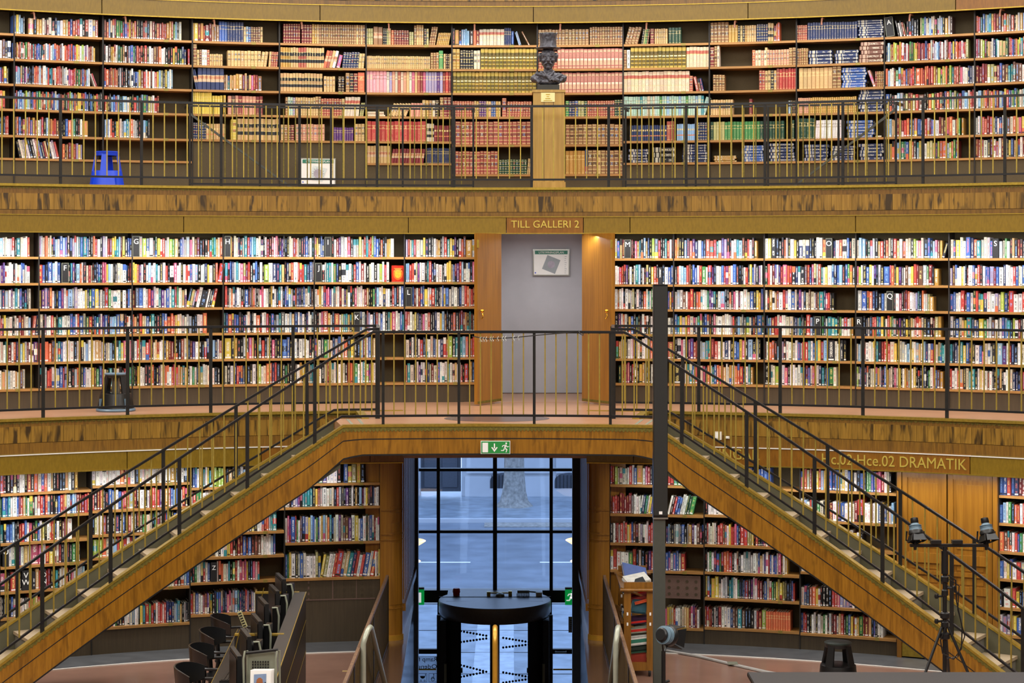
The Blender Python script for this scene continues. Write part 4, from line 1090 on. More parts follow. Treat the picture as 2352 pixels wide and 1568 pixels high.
string('inlay_line', M['black'], RN-.002, .01, lambda a: max(.0, zs(a)-.13*th(a)/.3), lambda a: max(-.01, zs(a)-.13*th(a)/.3-.010), A0+.02, A1-.02)
string('bottom_edge', M['black'], RN-.004, .06, fl(lambda a: zs(a)-th(a)+.012), fl(lambda a: zs(a)-th(a)-.004), A0+.06, A1-.06)
string('brass_cap', M['brass'], RN-.012, .085, lambda a: zs(a)+.012, lambda a: zs(a)-.014, A0, A1)
mb = MB(); sawtooth(mb, RN-.004, A0, A1, -.012, -.062, zs, .036); o = obj('sawtooth_edging', mb, M['oldbrass'], T); o['kind'] = 'stuff'
for s in (-1, 1):
    e = PC+s*(PH+.462); i0 = PC+s*(PH+.003); a, b = min(e, i0), max(e, i0)
    string('inner_curb', M['curb'], RN+.05, .03, lambda a: zs(a)-.012, fl(lambda a: zs(a)-.40), a, b, 60)
    string('far_curb', M['curb'], RF-.06, .06, lambda a: zs(a)-.01, fl(lambda a: zs(a)-.42), a, b, 60)
    string('far_brass_cap', M['brass'], RF-.07, .08, lambda a: zs(a)+.010, lambda a: zs(a)-.012, a, b, 60)
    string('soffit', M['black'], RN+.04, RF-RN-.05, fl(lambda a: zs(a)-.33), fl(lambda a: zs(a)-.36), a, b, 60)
    src = None; D = .178/SL
    for i in range(1, 14):
        d0 = (i-1)*D-.0187 if i > 1 else -.004; d1 = i*D-.0187; 
        if i == 1: continue_ = 1
        z = 2.489-.178*i; w_ = (D+.003)
        if src is None:
            mb = MB(); mb.mi = 0
            pts = lambda z0, z1, e0: [cyl(r, a_, z_) for z_ in (z0, z1) for r, a_ in ((RN+.08, 0), (RN+.08, s*(D+e0)), (RF-.06, s*(D+e0)), (RF-.06, 0))]
            mb.hexa(pts(-.03, 0, .002)); mb.mi = 1; q_ = pts(-.178, -.03, 0); q_[0] = q_[0]+Vector((0, 0, .12)); q_[3] = q_[3]+Vector((0, 0, .12)); mb.hexa(q_)
            src = obj('step', mb, [M['stair'], M['riser']], T); me = src.data
            oo = org_of(mb); me.transform(Matrix.Translation(oo-Vector((CX, CY, 0)))); first = True
        else:
            src2 = src.copy(); COL.objects.link(src2); src = src2
        src.location = Vector((CX, CY, z))-wloc(T); src.rotation_euler = (0, 0, -(PC+s*(PH+d1-D)))
mb = MB(); mb.sweep([(RN+.03, 2.40), (RF, 2.40), (RF, 2.489), (RN+.03, 2.489)], PC-PH-.002, PC+PH+.002, 24); obj('landing_deck', mb, M['lino'], T)
mb = MB(); mb.sweep([(RF, 2.40), (R1+.02, 2.40), (R1+.02, 2.4885), (RF, 2.4885)], PC-.150, PC+.150, 20); obj('landing_bridge', mb, M['lino'], T)
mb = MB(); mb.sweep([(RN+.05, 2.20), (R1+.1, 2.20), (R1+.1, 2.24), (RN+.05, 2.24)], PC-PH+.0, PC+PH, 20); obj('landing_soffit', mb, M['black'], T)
e_ = at(1141, 961, 20.12); mb = MB(); mb.lathe([(.54, 2.489), (.54, 2.4915), (0, 2.492)], (e_.x, e_.y, 0), 40, 1, .76); o = obj('dark_inlay', mb, M['linodark'], T); tag(o, 'dark oval inlaid in the landing floor')
for s in (-1, 1):
    for k in range(2):
        mb = MB(); a = PC+s*(PH-.012-.012*k); mb.cbox(RN+.1, RF-.08, a-.0016, a+.0016, 2.489, 2.4915); obj('nosing_mark', mb, M['greymetal'], T)
    mb = MB(); a = PC+s*.150; mb.cbox(RF-.05, R1, a-.004, a+.004, 2.3, 2.50); obj('bridge_edge', mb, M['brass'], T)

# ------------------------------------------------------------------ railings
def railing(name, lab, R, posts, nb, ftop, fbot, fbase, grp='iron railings with brass balusters', a0=None, a1=None, hw=.034, hh=.026, pw=.034, base_m='handrail', nseg=None, ends=(True, True), brk=None, rodm='brassrod'):
    """posts: list of angles"""
    a0 = posts[0] if a0 is None else a0; a1 = posts[-1] if a1 is None else a1
    t = thing(name, lab, 'railing', cyl(R, (a0+a1)/2, fbase((a0+a1)/2)), grp)
    n = nseg or max(8, int(abs(a1-a0)/.012)); aa = [a0+(a1-a0)*i/n for i in range(n+1)]
    mb = MB(); mb.bar([cyl(R, a, ftop(a)) for a in aa], hw, hh); obj('handrail', mb, M['handrail'], t)
    mb = MB(); mb.bar([cyl(R, a, fbot(a)) for a in aa], .03, .022); obj('bottom_rail', mb, M[base_m], t)
    psrc = {}; bsrc = {}
    for i, p in enumerate(posts):
        if (i == 0 and not ends[0]) or (i == len(posts)-1 and not ends[1]): continue
        h = round(ftop(p)-fbase(p), 2)
        if h not in psrc:
            mb = MB(); mb.box(-pw/2, pw/2, -.011, .011, 0, h); q = obj('post', mb, M['iron'], t, local=True); psrc[h] = q
            q.location = cyl(R, p, fbase(p))-wloc(t); q.rotation_euler = (0, 0, -p)
        else: dup(psrc[h], t, cyl(R, p, fbase(p)), -p)
    for p, q in zip(posts, posts[1:]):
        for j in range(1, nb+1):
            a = p+(q-p)*j/(nb+1); h = round(ftop(a)-fbot(a), 2)
            if h not in bsrc:
                mb = MB(); mb.box(-.0062, .0062, -.0062, .0062, 0, h); o = obj('baluster', mb, M[rodm], t, local=True); bsrc[h] = o
                o.location = cyl(R, a, fbot(a))-wloc(t); o.rotation_euler = (0, 0, -a)
            else: dup(bsrc[h], t, cyl(R, a, fbot(a)), -a)
    return t
PX = lambda R, *ps: [phi_of(p, R) for p in ps]
c_ = lambda z: (lambda a: z)
RG = R2+.02
railing('railing', 'long iron railing along the front edge of the top gallery', RG, PX(RG, -50, 139, 325, 508, 688, 866, 1043, 1221, 1398, 1576, 1757, 1936, 2120, 2308, 2500), 6, c_(5.875), c_(5.035), c_(4.94), hw=.028, hh=.026, pw=.03)
def back_rail(lab, ps, d0, d1):
    R = 12.36; t = railing('railing', lab, R, PX(R, *ps), 5, c_(5.905), c_(5.0), c_(4.94), hw=.024, hh=.02, pw=.022, rodm='oldbrass')
    a, b = phi_of(d0[0], 12.5), phi_of(d1[0], 12.5); mb = MB(); za, zb = z_of(d0[1], d0[0], 12.5), z_of(d1[1], d1[0], 12.5)
    mb.bar([cyl(12.5, a+(b-a)*k/8, za+(zb-za)*k/8) for k in range(11)], .03, .03); obj('stair_handrail', mb, M['polegrey'], t)
    for p in (ps[0], ps[-1]):
        a = phi_of(p, R); mb = MB(); mb.cbox(R, R+.35, a-.0015, a+.0015, 5.89, 5.92); obj('return_rail', mb, M['iron'], t)
back_rail('iron railing around the stairwell left of the bronze bust', (436, 597, 760, 925, 1087), (437, 262), (665, 428))
back_rail('iron railing around the stairwell right of the bronze bust', (1437, 1598, 1764, 1926, 2058), (2058, 250), (1828, 425))
RA = R1+.02
railing('railing', 'iron railing on the middle gallery left of the stair landing', RA, PX(RA, -95, 99, 293, 484, 673, 868), 6, c_(3.405), c_(2.583), c_(2.47))
railing('railing', 'iron railing on the middle gallery right of the stair landing', RA, PX(RA, 1406, 1605, 1792, 1982, 2175, 2375), 6, c_(3.405), c_(2.583), c_(2.47))
zr = lambda a: min(3.405, zline(a)+.735); zb_ = lambda a: min(2.583, zline(a)+.105); zp = lambda a: min(2.45, zline(a)-.03)
R_n, R_f = RN+.015, RF-.03
railing('stair_railing', 'front handrail of the left stair flight', R_n, PX(R_n, -220, -62, 97, 254, 412, 568, 723, 880), 5, zr, zb_, zp, nseg=90, ends=(True, False))
railing('stair_railing', 'iron railing across the front of the stair landing', R_n, PX(R_n, 880, 1054, 1227, 1402), 6, c_(3.405), c_(2.583), c_(2.46), pw=.027)
railing('stair_railing', 'front handrail of the right stair flight', R_n, PX(R_n, 1402, 1566, 1715, 1871, 2027, 2186, 2350), 5, zr, zb_, zp, nseg=90, ends=(False, True))
railing('stair_railing', 'wall side handrail of the left stair flight', R_f, PX(R_f, -290, -126, 40, 208, 375, 542, 705, 866), 5, zr, zb_, zp, nseg=90)
railing('stair_railing', 'wall side handrail of the right stair flight', R_f, PX(R_f, 1410, 1568, 1735, 1901, 2068, 2238, 2410), 5, zr, zb_, zp, nseg=90)
t = thing('stair_railing', 'short iron side rails joining landing and gallery', 'railing', (CX, CY+9.8, 2.49), 'iron railings with brass balusters')
for p in (868, 1408):
    a = phi_of(p, R_f); q = phi_of(p, RA); P0 = cyl(R_f, a, 3.405); P1 = cyl(RA, q, 3.405)
    mb = MB(); mb.bar([P0, P1], .034, .028); obj('handrail', mb, M['handrail'], t); mb = MB(); mb.bar([P0-Vector((0, 0, .82)), P1-Vector((0, 0, .82))], .03, .022); obj('bottom_rail', mb, M['handrail'], t)
    for k in (.0, .33, .66, 1): c = P0.lerp(P1, k); mb = MB(); r = .008 if 0 < k < 1 else .02; mb.box(c.x-r, c.x+r, c.y-r, c.y+r, 2.45 if r > .01 else 2.583, 3.40); obj('baluster' if r < .01 else 'post', mb, M['brassrod' if r < .01 else 'iron'], t)
# slatted balustrades beside the entrance stairwell
def slats(x, lab):
    t = thing('balustrade', lab, 'railing', (x, 17.5, 0), 'slatted bronze balustrades by the entrance stair')
    mb = MB(); mb.box(x-.014, x+.014, 14.2, 20.95, .725, .755); obj('top_rail', mb, M['wornrail'], t); mb = MB(); mb.box(x-.012, x+.012, 14.2, 20.95, .03, .055); obj('bottom_rail', mb, M['frame'], t)
    src = None
    for i in range(62):
        y = 14.25+i*.109
        if src is None: mb = MB(); mb.box(-.008, .008, -.044, .044, .055, .725); src = obj('slat', mb, M['slatbronze'], t, local=True); src.location = Vector((x, y, .055))-wloc(t)
        else: dup(src, t, (x, y, .055))
    for y in (14.2, 16.4, 18.7, 20.93): mb = MB(); mb.box(x-.016, x+.016, y-.016, y+.016, 0, .74); obj('post', mb, M['frame'], t)
slats(-1.33, 'tall slatted bronze balustrade beside the left entrance pilaster'); slats(.985, 'tall slatted bronze balustrade beside the right entrance pilaster')
def hoop(x, mat, lab, nm, r=.025, y0=17.15, z=.92, dx=0):
    t = thing(nm, lab, 'handrail', (x, y0, 0)); mb = MB()
    pts = [(x+dx, y0-.12, 0), (x+dx, y0-.12, z-.14)]+[(x+dx*(1-k/5), y0-.12+.14*(1-cos(pi/2*k/5)), z-.14+.12*sin(pi/2*k/5)) for k in range(1, 6)]+[(x, y0+.14, z-.05), (x-dx, y0+4, z-.05-2.05), (x-dx, y0+7.4, z-.05-3.8)]
    mb.tube(pts, r, 12); obj('rail_tube', mb, mat, t, True); mb = MB(); mb.lathe([(r*2, 0), (r*2, .012), (r*1.2, .02)], (x+dx, y0-.12, 0), 16); obj('foot_flange', mb, mat, t, True)
    for k in (.45, .9): mb = MB(); y = y0+7.4*k; zz = z-.05-.51*(y-y0); mb.tube([(x-dx*k, y, zz), (x-dx*k, y, zz-.9)], r*.6, 8); obj('baluster', mb, mat, t, True)
hoop(-.148, M['brassrail'], 'polished brass centre handrail in front of the revolving door', 'centre_handrail', .023)
hoop(-1.24, M['rail'], 'grey steel bent handrail beside the left slatted balustrade', 'side_handrail', .024, dx=-.05)
hoop(.93, M['rail'], 'grey steel bent handrail beside the right slatted balustrade', 'side_handrail', .024, dx=-.03)
# black cord with clips along the landing railing
t = thing('cord', 'black elastic cord sagging along the landing railing with a hook', 'cord', (0, 19.25, 3.3))
cp = [at(1084, 772, 19.28), at(1120, 778, 19.25), at(1180, 775, 19.25), at(1240, 769, 19.25), at(1300, 764, 19.26), at(1334, 761, 19.26)]
mb = MB(); mb.tube(cp, .005, 6); obj('line', mb, M['black'], t, True)
mb = MB(); mb.tube([at(1328, 759, 19.25), at(1332, 766, 19.24), at(1339, 770, 19.24), at(1340, 762, 19.24)], .006, 6); obj('hook', mb, M['black'], t, True)
for i, px in enumerate((1103, 1110, 1116, 1126, 1131, 1143, 1154, 1160, 1179, 1190)):
    y = 778-(px-1115)*.03; c = at(px, y, 19.24); t = thing('clip', 'small wire paper clip on the black cord, '+('first', 'second', 'third', 'fourth', 'fifth', 'sixth', 'seventh', 'eighth', 'ninth', 'last')[i]+' from the shelf end', 'clip', c, 'wire clips on the black cord')
    mb = MB(); 
    for s in (-1, 1): mb.tube([c+Vector((s*.012, 0, .022)), c+Vector((-s*.004, 0, 0)), c+Vector((s*.012, 0, -.022)), c+Vector((s*.004, 0, -.03))], .0025, 5)
    obj('wire', mb, M['steel'], t, True)

# ------------------------------------------------------------------ bust and pedestal
c = at(1260, 430, 23.0); px0, px1 = at(1222.5, 430, 23.0).x, at(1297, 430, 23.0).x; xc = (px0+px1)/2; wd = px1-px0; YB = 22.95
t = thing('pedestal', 'tall pale oak pedestal carrying the bronze bust', 'pedestal', (xc, YB, 4.94))
mb = MB(); mb.box(px0+.01, px1-.01, YB-.17, YB+.17, 5.0, 6.06); obj('shaft', mb, M['pale_oak'], t)
mb = MB(); mb.box(px0-.005, px1+.005, YB-.185, YB+.185, 4.94, 5.02); obj('foot', mb, M['pale_oak'], t); mb = MB(); mb.box(px0-.003, px1+.003, YB-.183, YB+.183, 6.06, 6.09); obj('top', mb, M['pale_oak'], t)
for dx in (-.055, .055): mb = MB(); mb.box(xc+dx-.002, xc+dx+.002, YB-.172, YB-.169, 5.03, 6.05); obj('groove', mb, M['casewood'], t)
pl = at(1258.5, 223, 22.77); mb = MB(); mb.box(pl.x-.08, pl.x+.08, YB-.178, YB-.17, pl.z-.055, pl.z+.052); q = obj('name_plate', mb, flat('plate_pale_brass', 'f0e6a8', .25, metal=.3, var=.03), t)
for i, w_ in enumerate((.05, .03, .06, .10)): mb = MB(); z = pl.z+.032-i*.024; mb.box(pl.x-w_/2, pl.x+w_/2, YB-.181, YB-.178, z-.005, z+.004); obj('engraving', mb, M['brass'], q)
t = thing('bust', 'dark bronze bust of a moustached man wearing a battered top hat', 'sculpture', (xc, YB, 6.09))
mb = MB(); mb.box(xc-.125, xc+.125, YB-.11, YB+.11, 6.09, 6.155); obj('plinth', mb, flat('bust_plinth', '2c2c28', .6), t)
def remesh(o, vs=.006, disp=.006, sz=.03):
    m1 = o.modifiers.new('r', 'REMESH'); m1.mode = 'VOXEL'; m1.voxel_size = vs; m1.use_smooth_shade = True
    m0 = o.modifiers.new('s', 'SMOOTH'); m0.factor = .6; m0.iterations = 3
    tx = bpy.data.textures.new('t', 'CLOUDS'); tx.noise_scale = sz; m2 = o.modifiers.new('d', 'DISPLACE'); m2.texture = tx; m2.strength = disp; m2.texture_coords = 'GLOBAL'
def ell(mb, c, r, n=16, rot=None):
    c = Vector(c); k = len(mb.v); prof = [(max(.001, sin(pi*i/10)), -cos(pi*i/10)) for i in range(11)]
    mb.lathe(prof, (0, 0, 0), n)
    for i in range(k, len(mb.v)):
        v = Vector((mb.v[i][0]*r[0], mb.v[i][1]*r[1], mb.v[i][2]*r[2]))
        if rot: v = rot @ v
        mb.v[i] = tuple(c+v)
E3 = lambda x, y, z: Matrix.Rotation(z, 3, 'Z') @ Matrix.Rotation(y, 3, 'Y') @ Matrix.Rotation(x, 3, 'X')
mb = MB(); b0 = Vector((xc+.0, YB, 0)); P = lambda x, y, z: (b0.x+x, b0.y+y, z)
ell(mb, P(-.005, 0, 6.475), (.088, .108, .135)); ell(mb, P(-.005, -.035, 6.39), (.058, .07, .055))            # skull, jaw
ell(mb, P(-.005, -.085, 6.355), (.026, .03, .022)); ell(mb, P(-.005, -.115, 6.452), (.017, .026, .042), rot=E3(-.35, 0, 0))  # chin, nose
ell(mb, P(-.005, -.128, 6.432), (.024, .018, .014))
for s in (-1, 1):
    ell(mb, P(-.005+s*.036, -.088, 6.493), (.034, .022, .011), rot=E3(0, s*-.18, 0)); ell(mb, P(-.005+s*.036, -.083, 6.471), (.018, .014, .010))
    ell(mb, P(-.005+s*.05, -.068, 6.44), (.028, .028, .026)); ell(mb, P(-.005+s*.024, -.108, 6.405), (.032, .02, .013), rot=E3(0, s*.55, 0))
    ell(mb, P(-.005+s*.095, .0, 6.465), (.014, .026, .036)); ell(mb, P(-.005+s*.092, .01, 6.50), (.028, .05, .04))
    ell(mb, P(s*.13, .01, 6.245), (.085, .085, .055), rot=E3(0, s*.35, 0))
ell(mb, P(-.005, -.098, 6.383), (.022, .014, .007)); ell(mb, P(-.004, .0, 6.33), (.055, .062, .09))               # lip, neck
ell(mb, P(0, .0, 6.24), (.165, .095, .075)); ell(mb, P(.0, -.03, 6.19), (.14, .07, .04))
for a, b_, r in (((-.15, -.05, 6.29), (.12, -.10, 6.20), .024), ((-.06, -.07, 6.315), (.02, -.10, 6.20), .018), ((.06, -.07, 6.32), (.0, -.10, 6.21), .018), ((.15, -.05, 6.275), (.04, -.11, 6.20), .022), ((-.19, -.01, 6.25), (-.10, -.09, 6.18), .026), ((.20, -.01, 6.255), (.10, -.08, 6.175), .024), ((-.10, -.05, 6.31), (.19, -.06, 6.235), .014)):
    mb.tube([P(*a), P(*[(p+q)/2+(0, -.012, .006)[i] for i, (p, q) in enumerate(zip(a, b_))]), P(*b_)], r, 10)
o = obj('figure', mb, M['bronze'], t); remesh(o, .005, .008, .02)
mb = MB(); mb.lathe([(.0, 6.575), (.118, 6.572), (.146, 6.582), (.15, 6.594), (.12, 6.588), (.098, 6.595), (.093, 6.66), (.099, 6.72), (.108, 6.758), (.10, 6.77), (.04, 6.762), (0, 6.765)], (b0.x-.005, YB, 0), 40, 1, 1.12, wob=.012)
o = obj('top_hat', mb, M['bronze'], t, True); m2 = o.modifiers.new('ss', 'SUBSURF'); m2.levels = 2; m2.render_levels = 2
tx = bpy.data.textures.new('h', 'CLOUDS'); tx.noise_scale = .03; m3 = o.modifiers.new('d', 'DISPLACE'); m3.texture = tx; m3.strength = .012; m3.texture_coords = 'GLOBAL'
# brackets (lamp arms) over the top shelves
for i, px in enumerate((-120, 78, 288, 492, 693, 893, 1090, 1287, 1485, 1688, 1888, 2090, 2298)):
    a = phi_of(px, R3-.12); R = R3-.12; nb_ = i-7; w_ = 'over the bust' if nb_ == 0 else '%s %s of the bust' % (('first', 'second', 'third', 'fourth', 'fifth', 'sixth', 'seventh')[abs(nb_)-1], 'left' if nb_ < 0 else 'right'); t = thing('cornice_bracket', 'small curved brown bracket under the top cornice, '+w_, 'bracket', cyl(R, a, 6.86), 'curved brackets under the top cornice')
    mb = MB(); mb.tube([cyl(R+.2, a, 6.96), cyl(R+.05, a, 6.955), cyl(R, a, 6.94), cyl(R-.03, a, 6.90), cyl(R-.03, a, 6.865)], [.010, .012, .012, .010, .012], 7); obj('arm', mb, flat('arm_brown', '7a4c36', .5) if i == 0 else bpy.data.materials['arm_brown'], t, True)
# ------------------------------------------------------------------ step stools
def stool(lab, loc, rt, rm, rb, H, mats, legs, col=None, nm='step_stool'):
    t = thing(nm, lab, 'stool', loc); h1 = H*.47; x, y, z = loc
    mb = MB(); mb.lathe([(rt*.2, H-.018), (rt*.96, H-.02), (rt, H-.012), (rt, H-.004), (rt*.95, H), (0, H)], loc, 32); obj('seat', mb, mats[0], t, True)
    mb = MB(); mb.lathe([(rt*.93, H-.05), (rt*.98, H-.018), (rt*.9, H-.018), (rt*.85, H-.05)], loc, 32); obj('seat_rim', mb, mats[1], t, True)
    for a in legs:
        mb = MB(); d = Vector((cos(a), sin(a), 0)); e = Vector((-sin(a), cos(a), 0)); lw = .035
        for q0, q1 in (((rt*.93, H-.02), (rm*.97, h1-.01)),):
            p0 = Vector(loc)+d*q0[0]+Vector((0, 0, q0[1])); p1 = Vector(loc)+d*q1[0]+Vector((0, 0, q1[1]))
            w0, w1 = lw*.9, lw*1.25
            mb.hexa([p1-e*w1-d*.02, p1+e*w1-d*.02, p1+e*w1, p1-e*w1, p0-e*w0-d*.02, p0+e*w0-d*.02, p0+e*w0, p0-e*w0])
        obj('leg', mb, mats[1], t)
    mb = MB(); mb.lathe([(rb, .01), (rb*.98, .03), (rm*1.02, h1-.02), (rm, h1-.004), (rm*.96, h1), (0, h1)], loc, 36); obj('lower_step', mb, mats[1], t, True)
    mb = MB(); mb.lathe([(rb*1.04, 0), (rb*1.06, .012), (rb*1.02, .026), (rb*.95, .03)], loc, 36); obj('bumper_ring', mb, mats[2], t, True)
    if col: mb = MB(); mb.lathe([(.045, h1), (.045, H-.03)], loc, 18); obj('column', mb, col, t, True)
    for a in (-2.4, -.8):
        p = Vector(loc)+Vector((cos(a)*rb*.93, sin(a)*rb*.93, h1*.45)); mb = MB(); mb.obox(p, (-sin(a)*.01, cos(a)*.01, 0), (cos(a)*.012, sin(a)*.012, 0), (0, 0, .05)); obj('side_clip', mb, mats[2], t)
p = at(266, 943, 21.15); q = flat('stool_grey', '5d7486', .3); stool('black two-step stool with pale grey seat on the middle gallery', (p.x, p.y, 2.492), .12, .165, .20, .405, (q, M['satin'], q), (-2.5, -.65, .65, 2.5), M['steel'])
stool('bright blue plastic step stool standing on the top gallery', (at(245.5, 425, 22.55).x, 22.55, 4.94), .14, .17, .20, .42, (M['blue'],)*3, (-pi/2, 0, pi, pi/2))
q = flat('stool_green_grey', '2c3833', .4); stool('black round step stool on the hall floor before the low shelves', (at(1925, 1500, 19.05).x, 19.05, 0.0), .133, .17, .19, .41, (q, M['black'], M['black']), (-2.3, -.75, .8, 2.4))

# ------------------------------------------------------------------ tall loudspeaker column
Ysp = 17.0; x0, x1 = at(1500, 0, Ysp).x, at(1533, 0, Ysp).x; zt = at(0, 653, Ysp).z; zm = at(0, 1187, Ysp).z
t = thing('column_speaker', 'tall slim black line loudspeaker on a grey pole', 'loudspeaker', ((x0+x1)/2, Ysp, 0))
mb = MB(); mb.box(x0, x1, Ysp-.04, Ysp+.07, zm, zt); obj('cabinet', mb, M['satin'], t); mb = MB(); mb.box(x0+.004, x1-.004, Ysp-.05, Ysp-.04, zm+.02, zt-.015); obj('grille', mb, M['speaker'], t)
mb = MB(); mb.box((x0+x1)/2-.014, (x0+x1)/2+.014, Ysp-.054, Ysp-.049, zm+.03, zm+.055); obj('badge', mb, M['label'], t)
mb = MB(); mb.box(x0-.002, x1+.002, Ysp-.052, Ysp+.072, zm-.012, zm); obj('base_cap', mb, M['steel'], t); mb = MB(); mb.box(x0+.002, x1-.02, Ysp-.03, Ysp+.06, .02, zm-.012); obj('pole', mb, M['polegrey'], t)
mb = MB(); mb.box(x0-.15, x1+.15, Ysp-.2, Ysp+.2, 0, .02); obj('foot_plate', mb, M['polegrey'], t)
# ------------------------------------------------------------------ stage lamps
def lamp_head(t, c, d, k=1.0, blue=True, rear=None):
    """short spotlight: c = centre, d = shining direction"""
    d = Vector(d).normalized(); q = d.to_track_quat('Z', 'Y').to_matrix()
    def L(prof, nm, mat):
        mb = MB(); mb.lathe([(r*k, z*k) for r, z in prof], (0, 0, 0), 20); mb.v = [tuple(Vector(c)+q @ Vector(v)) for v in mb.v]; return obj(nm, mb, mat, t, True)
    L(rear or [(.02, -.115), (.034, -.11), (.036, -.07), (.03, -.062)], 'rear_cap', M['black'])
    L([(.03, -.065), (.042, -.05), (.056, -.01), (.058, .0), (.05, .005)], 'housing', M['lampblue'])
    for z in (-.045, -.03, -.015): L([(.046, z), (.058, z+.002), (.058, z+.006), (.046, z+.008)], 'cooling_fin', M['lampblue'])
    L([(.06, .0), (.066, .01), (.066, .035), (.056, .04), (.05, .03), (.0, .028)], 'front_ring', M['black'])
    mb = MB()
    for s in range(4):
        a = s*pi/2; u = Vector((cos(a), sin(a), 0)); v_ = Vector((-sin(a), cos(a), 0)); p0 = u*.05*k+Vector((0, 0, .04*k)); p1 = u*.07*k+Vector((0, 0, .10*k))
        mb.hexa([p0-v_*.045*k, p0+v_*.045*k, p0+v_*.045*k+u*.004, p0-v_*.045*k+u*.004, p1-v_*.06*k, p1+v_*.06*k, p1+v_*.06*k+u*.004, p1-v_*.06*k+u*.004])
    mb.v = [tuple(Vector(c)+q @ Vector(v)) for v in mb.v]; obj('barn_doors', mb, M['black'], t)
Yt = 17.3
c = at(2170, 1252, Yt); t = thing('lamp_tripod', 'black tripod stand with crossbar in front of the right stair', 'tripod', (c.x, Yt, 0))
mb = MB(); mb.box(at(2090, 0, Yt).x, at(2270, 0, Yt).x, Yt-.018, Yt+.018, c.z-.013, c.z+.013); obj('crossbar', mb, M['black'], t)
for px in (2148, 2197): p = at(px, 1247, Yt); mb = MB(); mb.box(p.x-.045, p.x+.045, Yt-.05, Yt+.01, p.z-.0, p.z+.03); obj('power_box', mb, M['black'], t)
mb = MB(); mb.tube([(c.x, Yt, c.z), (c.x, Yt, .05)], .019, 10); mb.tube([(c.x, Yt, c.z-.05), (c.x, Yt, c.z-.25)], .03, 10); obj('column', mb, M['black'], t, True)
for z, r in ((1.30, .036), (1.18, .03), (.98, .042), (.90, .034), (.80, .045)): mb = MB(); mb.lathe([(r*.7, z-.03), (r, z-.02), (r, z+.02), (r*.7, z+.03)], (c.x, Yt, 0), 14); obj('collar', mb, M['black'], t, True)
for z, s in ((1.15, -1), (.93, -1), (1.22, 1)): mb = MB(); mb.tube([(c.x, Yt, z), (c.x+s*.07, Yt-.01, z)], [.008, .012], 8); mb.lathe([(.014, -.02), (.02, 0), (.014, .02)], (c.x+s*.075, Yt-.01, z), 10); obj('clamp_knob', mb, M['black'], t, True)
for a in (-2.75, -.4, 1.2):
    mb = MB(); mb.tube([(c.x+.03*cos(a), Yt+.03*sin(a), .88), (c.x+.42*cos(a), Yt+.42*sin(a), .0)], .013, 8); obj('leg', mb, M['black'], t, True)
    mb = MB(); mb.tube([(c.x, Yt, .30), (c.x+.27*cos(a), Yt+.27*sin(a), .33)], .007, 6); obj('brace', mb, M['black'], t, True)
t2 = thing('power_cable', 'black cable looping down from the crossbar beside the tripod', 'cable', (c.x+.12, Yt-.03, .5))
mb = MB(); X = lambda px, py, dy=0: tuple(at(px, py, Yt-.05+dy)); mb.tube([X(2178, 1320), X(2195, 1332), X(2197, 1380), X(2210, 1440), X(2208, 1490), X(2190, 1514), X(2165, 1500), X(2160, 1470), X(2172, 1440)], .006, 6); mb.tube([X(2180, 1330, .02), X(2203, 1345, .02), (X(2200, 1400, .02)), X(2216, 1460, .02), X(2200, 1508, .02), X(2175, 1512, .02)], .005, 6); obj('cable', mb, M['black'], t2, True)
for px, lab in ((2102, 'blue-grey spotlight on the crossbar end nearer the tall oak door'), (2265, 'blue-grey spotlight on the crossbar end farther from the shelves')):
    p = at(px, 1222, Yt); t = thing('spotlight', lab, 'spotlight', (p.x, Yt, c.z)); lamp_head(t, (p.x, Yt-.02, p.z+.02), (.12 if px > 2200 else .06, -.35, -1), .98)
    mb = MB(); mb.tube([(p.x-.075, Yt, p.z+.01), (p.x-.08, Yt, p.z-.07), (p.x, Yt, c.z+.012), (p.x+.08, Yt, p.z-.07), (p.x+.075, Yt, p.z+.01)], .008, 6); obj('yoke', mb, M['black'], t, True); mb = MB(); mb.lathe([(.012, -.04), (.016, 0), (.012, .03)], (p.x, Yt, c.z), 10); obj('clamp', mb, M['black'], t, True)
Yl = 16.2; p = at(1532, 1459, Yl); t = thing('spotlight', 'blue-grey spotlight on its own short stand beside the grey pole', 'spotlight', (p.x, Yl, 0)); lamp_head(t, (p.x, Yl, p.z), (.62, .72, -.22), 1.3, rear=[(0, -.072), (.036, -.072), (.044, -.064), (.044, -.05)])
mb = MB(); q = at(1524, 1500, Yl); mb.tube([(p.x-.05, Yl-.07, p.z), (q.x, Yl, q.z), (p.x+.05, Yl+.07, p.z)], .009, 6); obj('yoke', mb, M['black'], t, True)
mb = MB(); mb.tube([(q.x, Yl, q.z+.02), (q.x, Yl, .02)], .018, 10); mb.lathe([(.03, .42), (.04, .46), (.04, .56), (.03, .6)], (q.x, Yl, 0), 12); mb.tube([(q.x, Yl, .62), (q.x+.05, Yl, .64)], .012, 8); obj('stand', mb, M['black'], t, True)
for a in (-2.4, -.5, 1.4): mb = MB(); mb.tube([(q.x, Yl, .4), (q.x+.25*cos(a), Yl+.25*sin(a), 0)], .010, 7); obj('leg', mb, M['black'], t, True)
# ------------------------------------------------------------------ charcoal table, lower right
Yf = 16.0; zt = at(0, 1543, Yf).z; xt = at(1718, 0, Yf).x
t = thing('table', 'large charcoal topped table across the bottom right corner', 'table', (xt+1.6, Yf-.6, 0))
mb = MB(); mb.box(xt, xt+3.4, Yf-1.3, Yf, zt-.03, zt); obj('tabletop', mb, M['tabletop'], t)
mb = MB(); mb.box(xt-.006, xt+3.4, Yf-1.3, Yf+.006, zt-.034, zt-.006); obj('edge_band', mb, M['black'], t)
for x in (xt+.12, xt+1.7, xt+3.2):
    for y in (Yf-1.2, Yf-.12): mb = MB(); mb.box(x-.025, x+.025, y-.025, y+.025, 0, zt-.03); obj('leg', mb, M['black'], t)
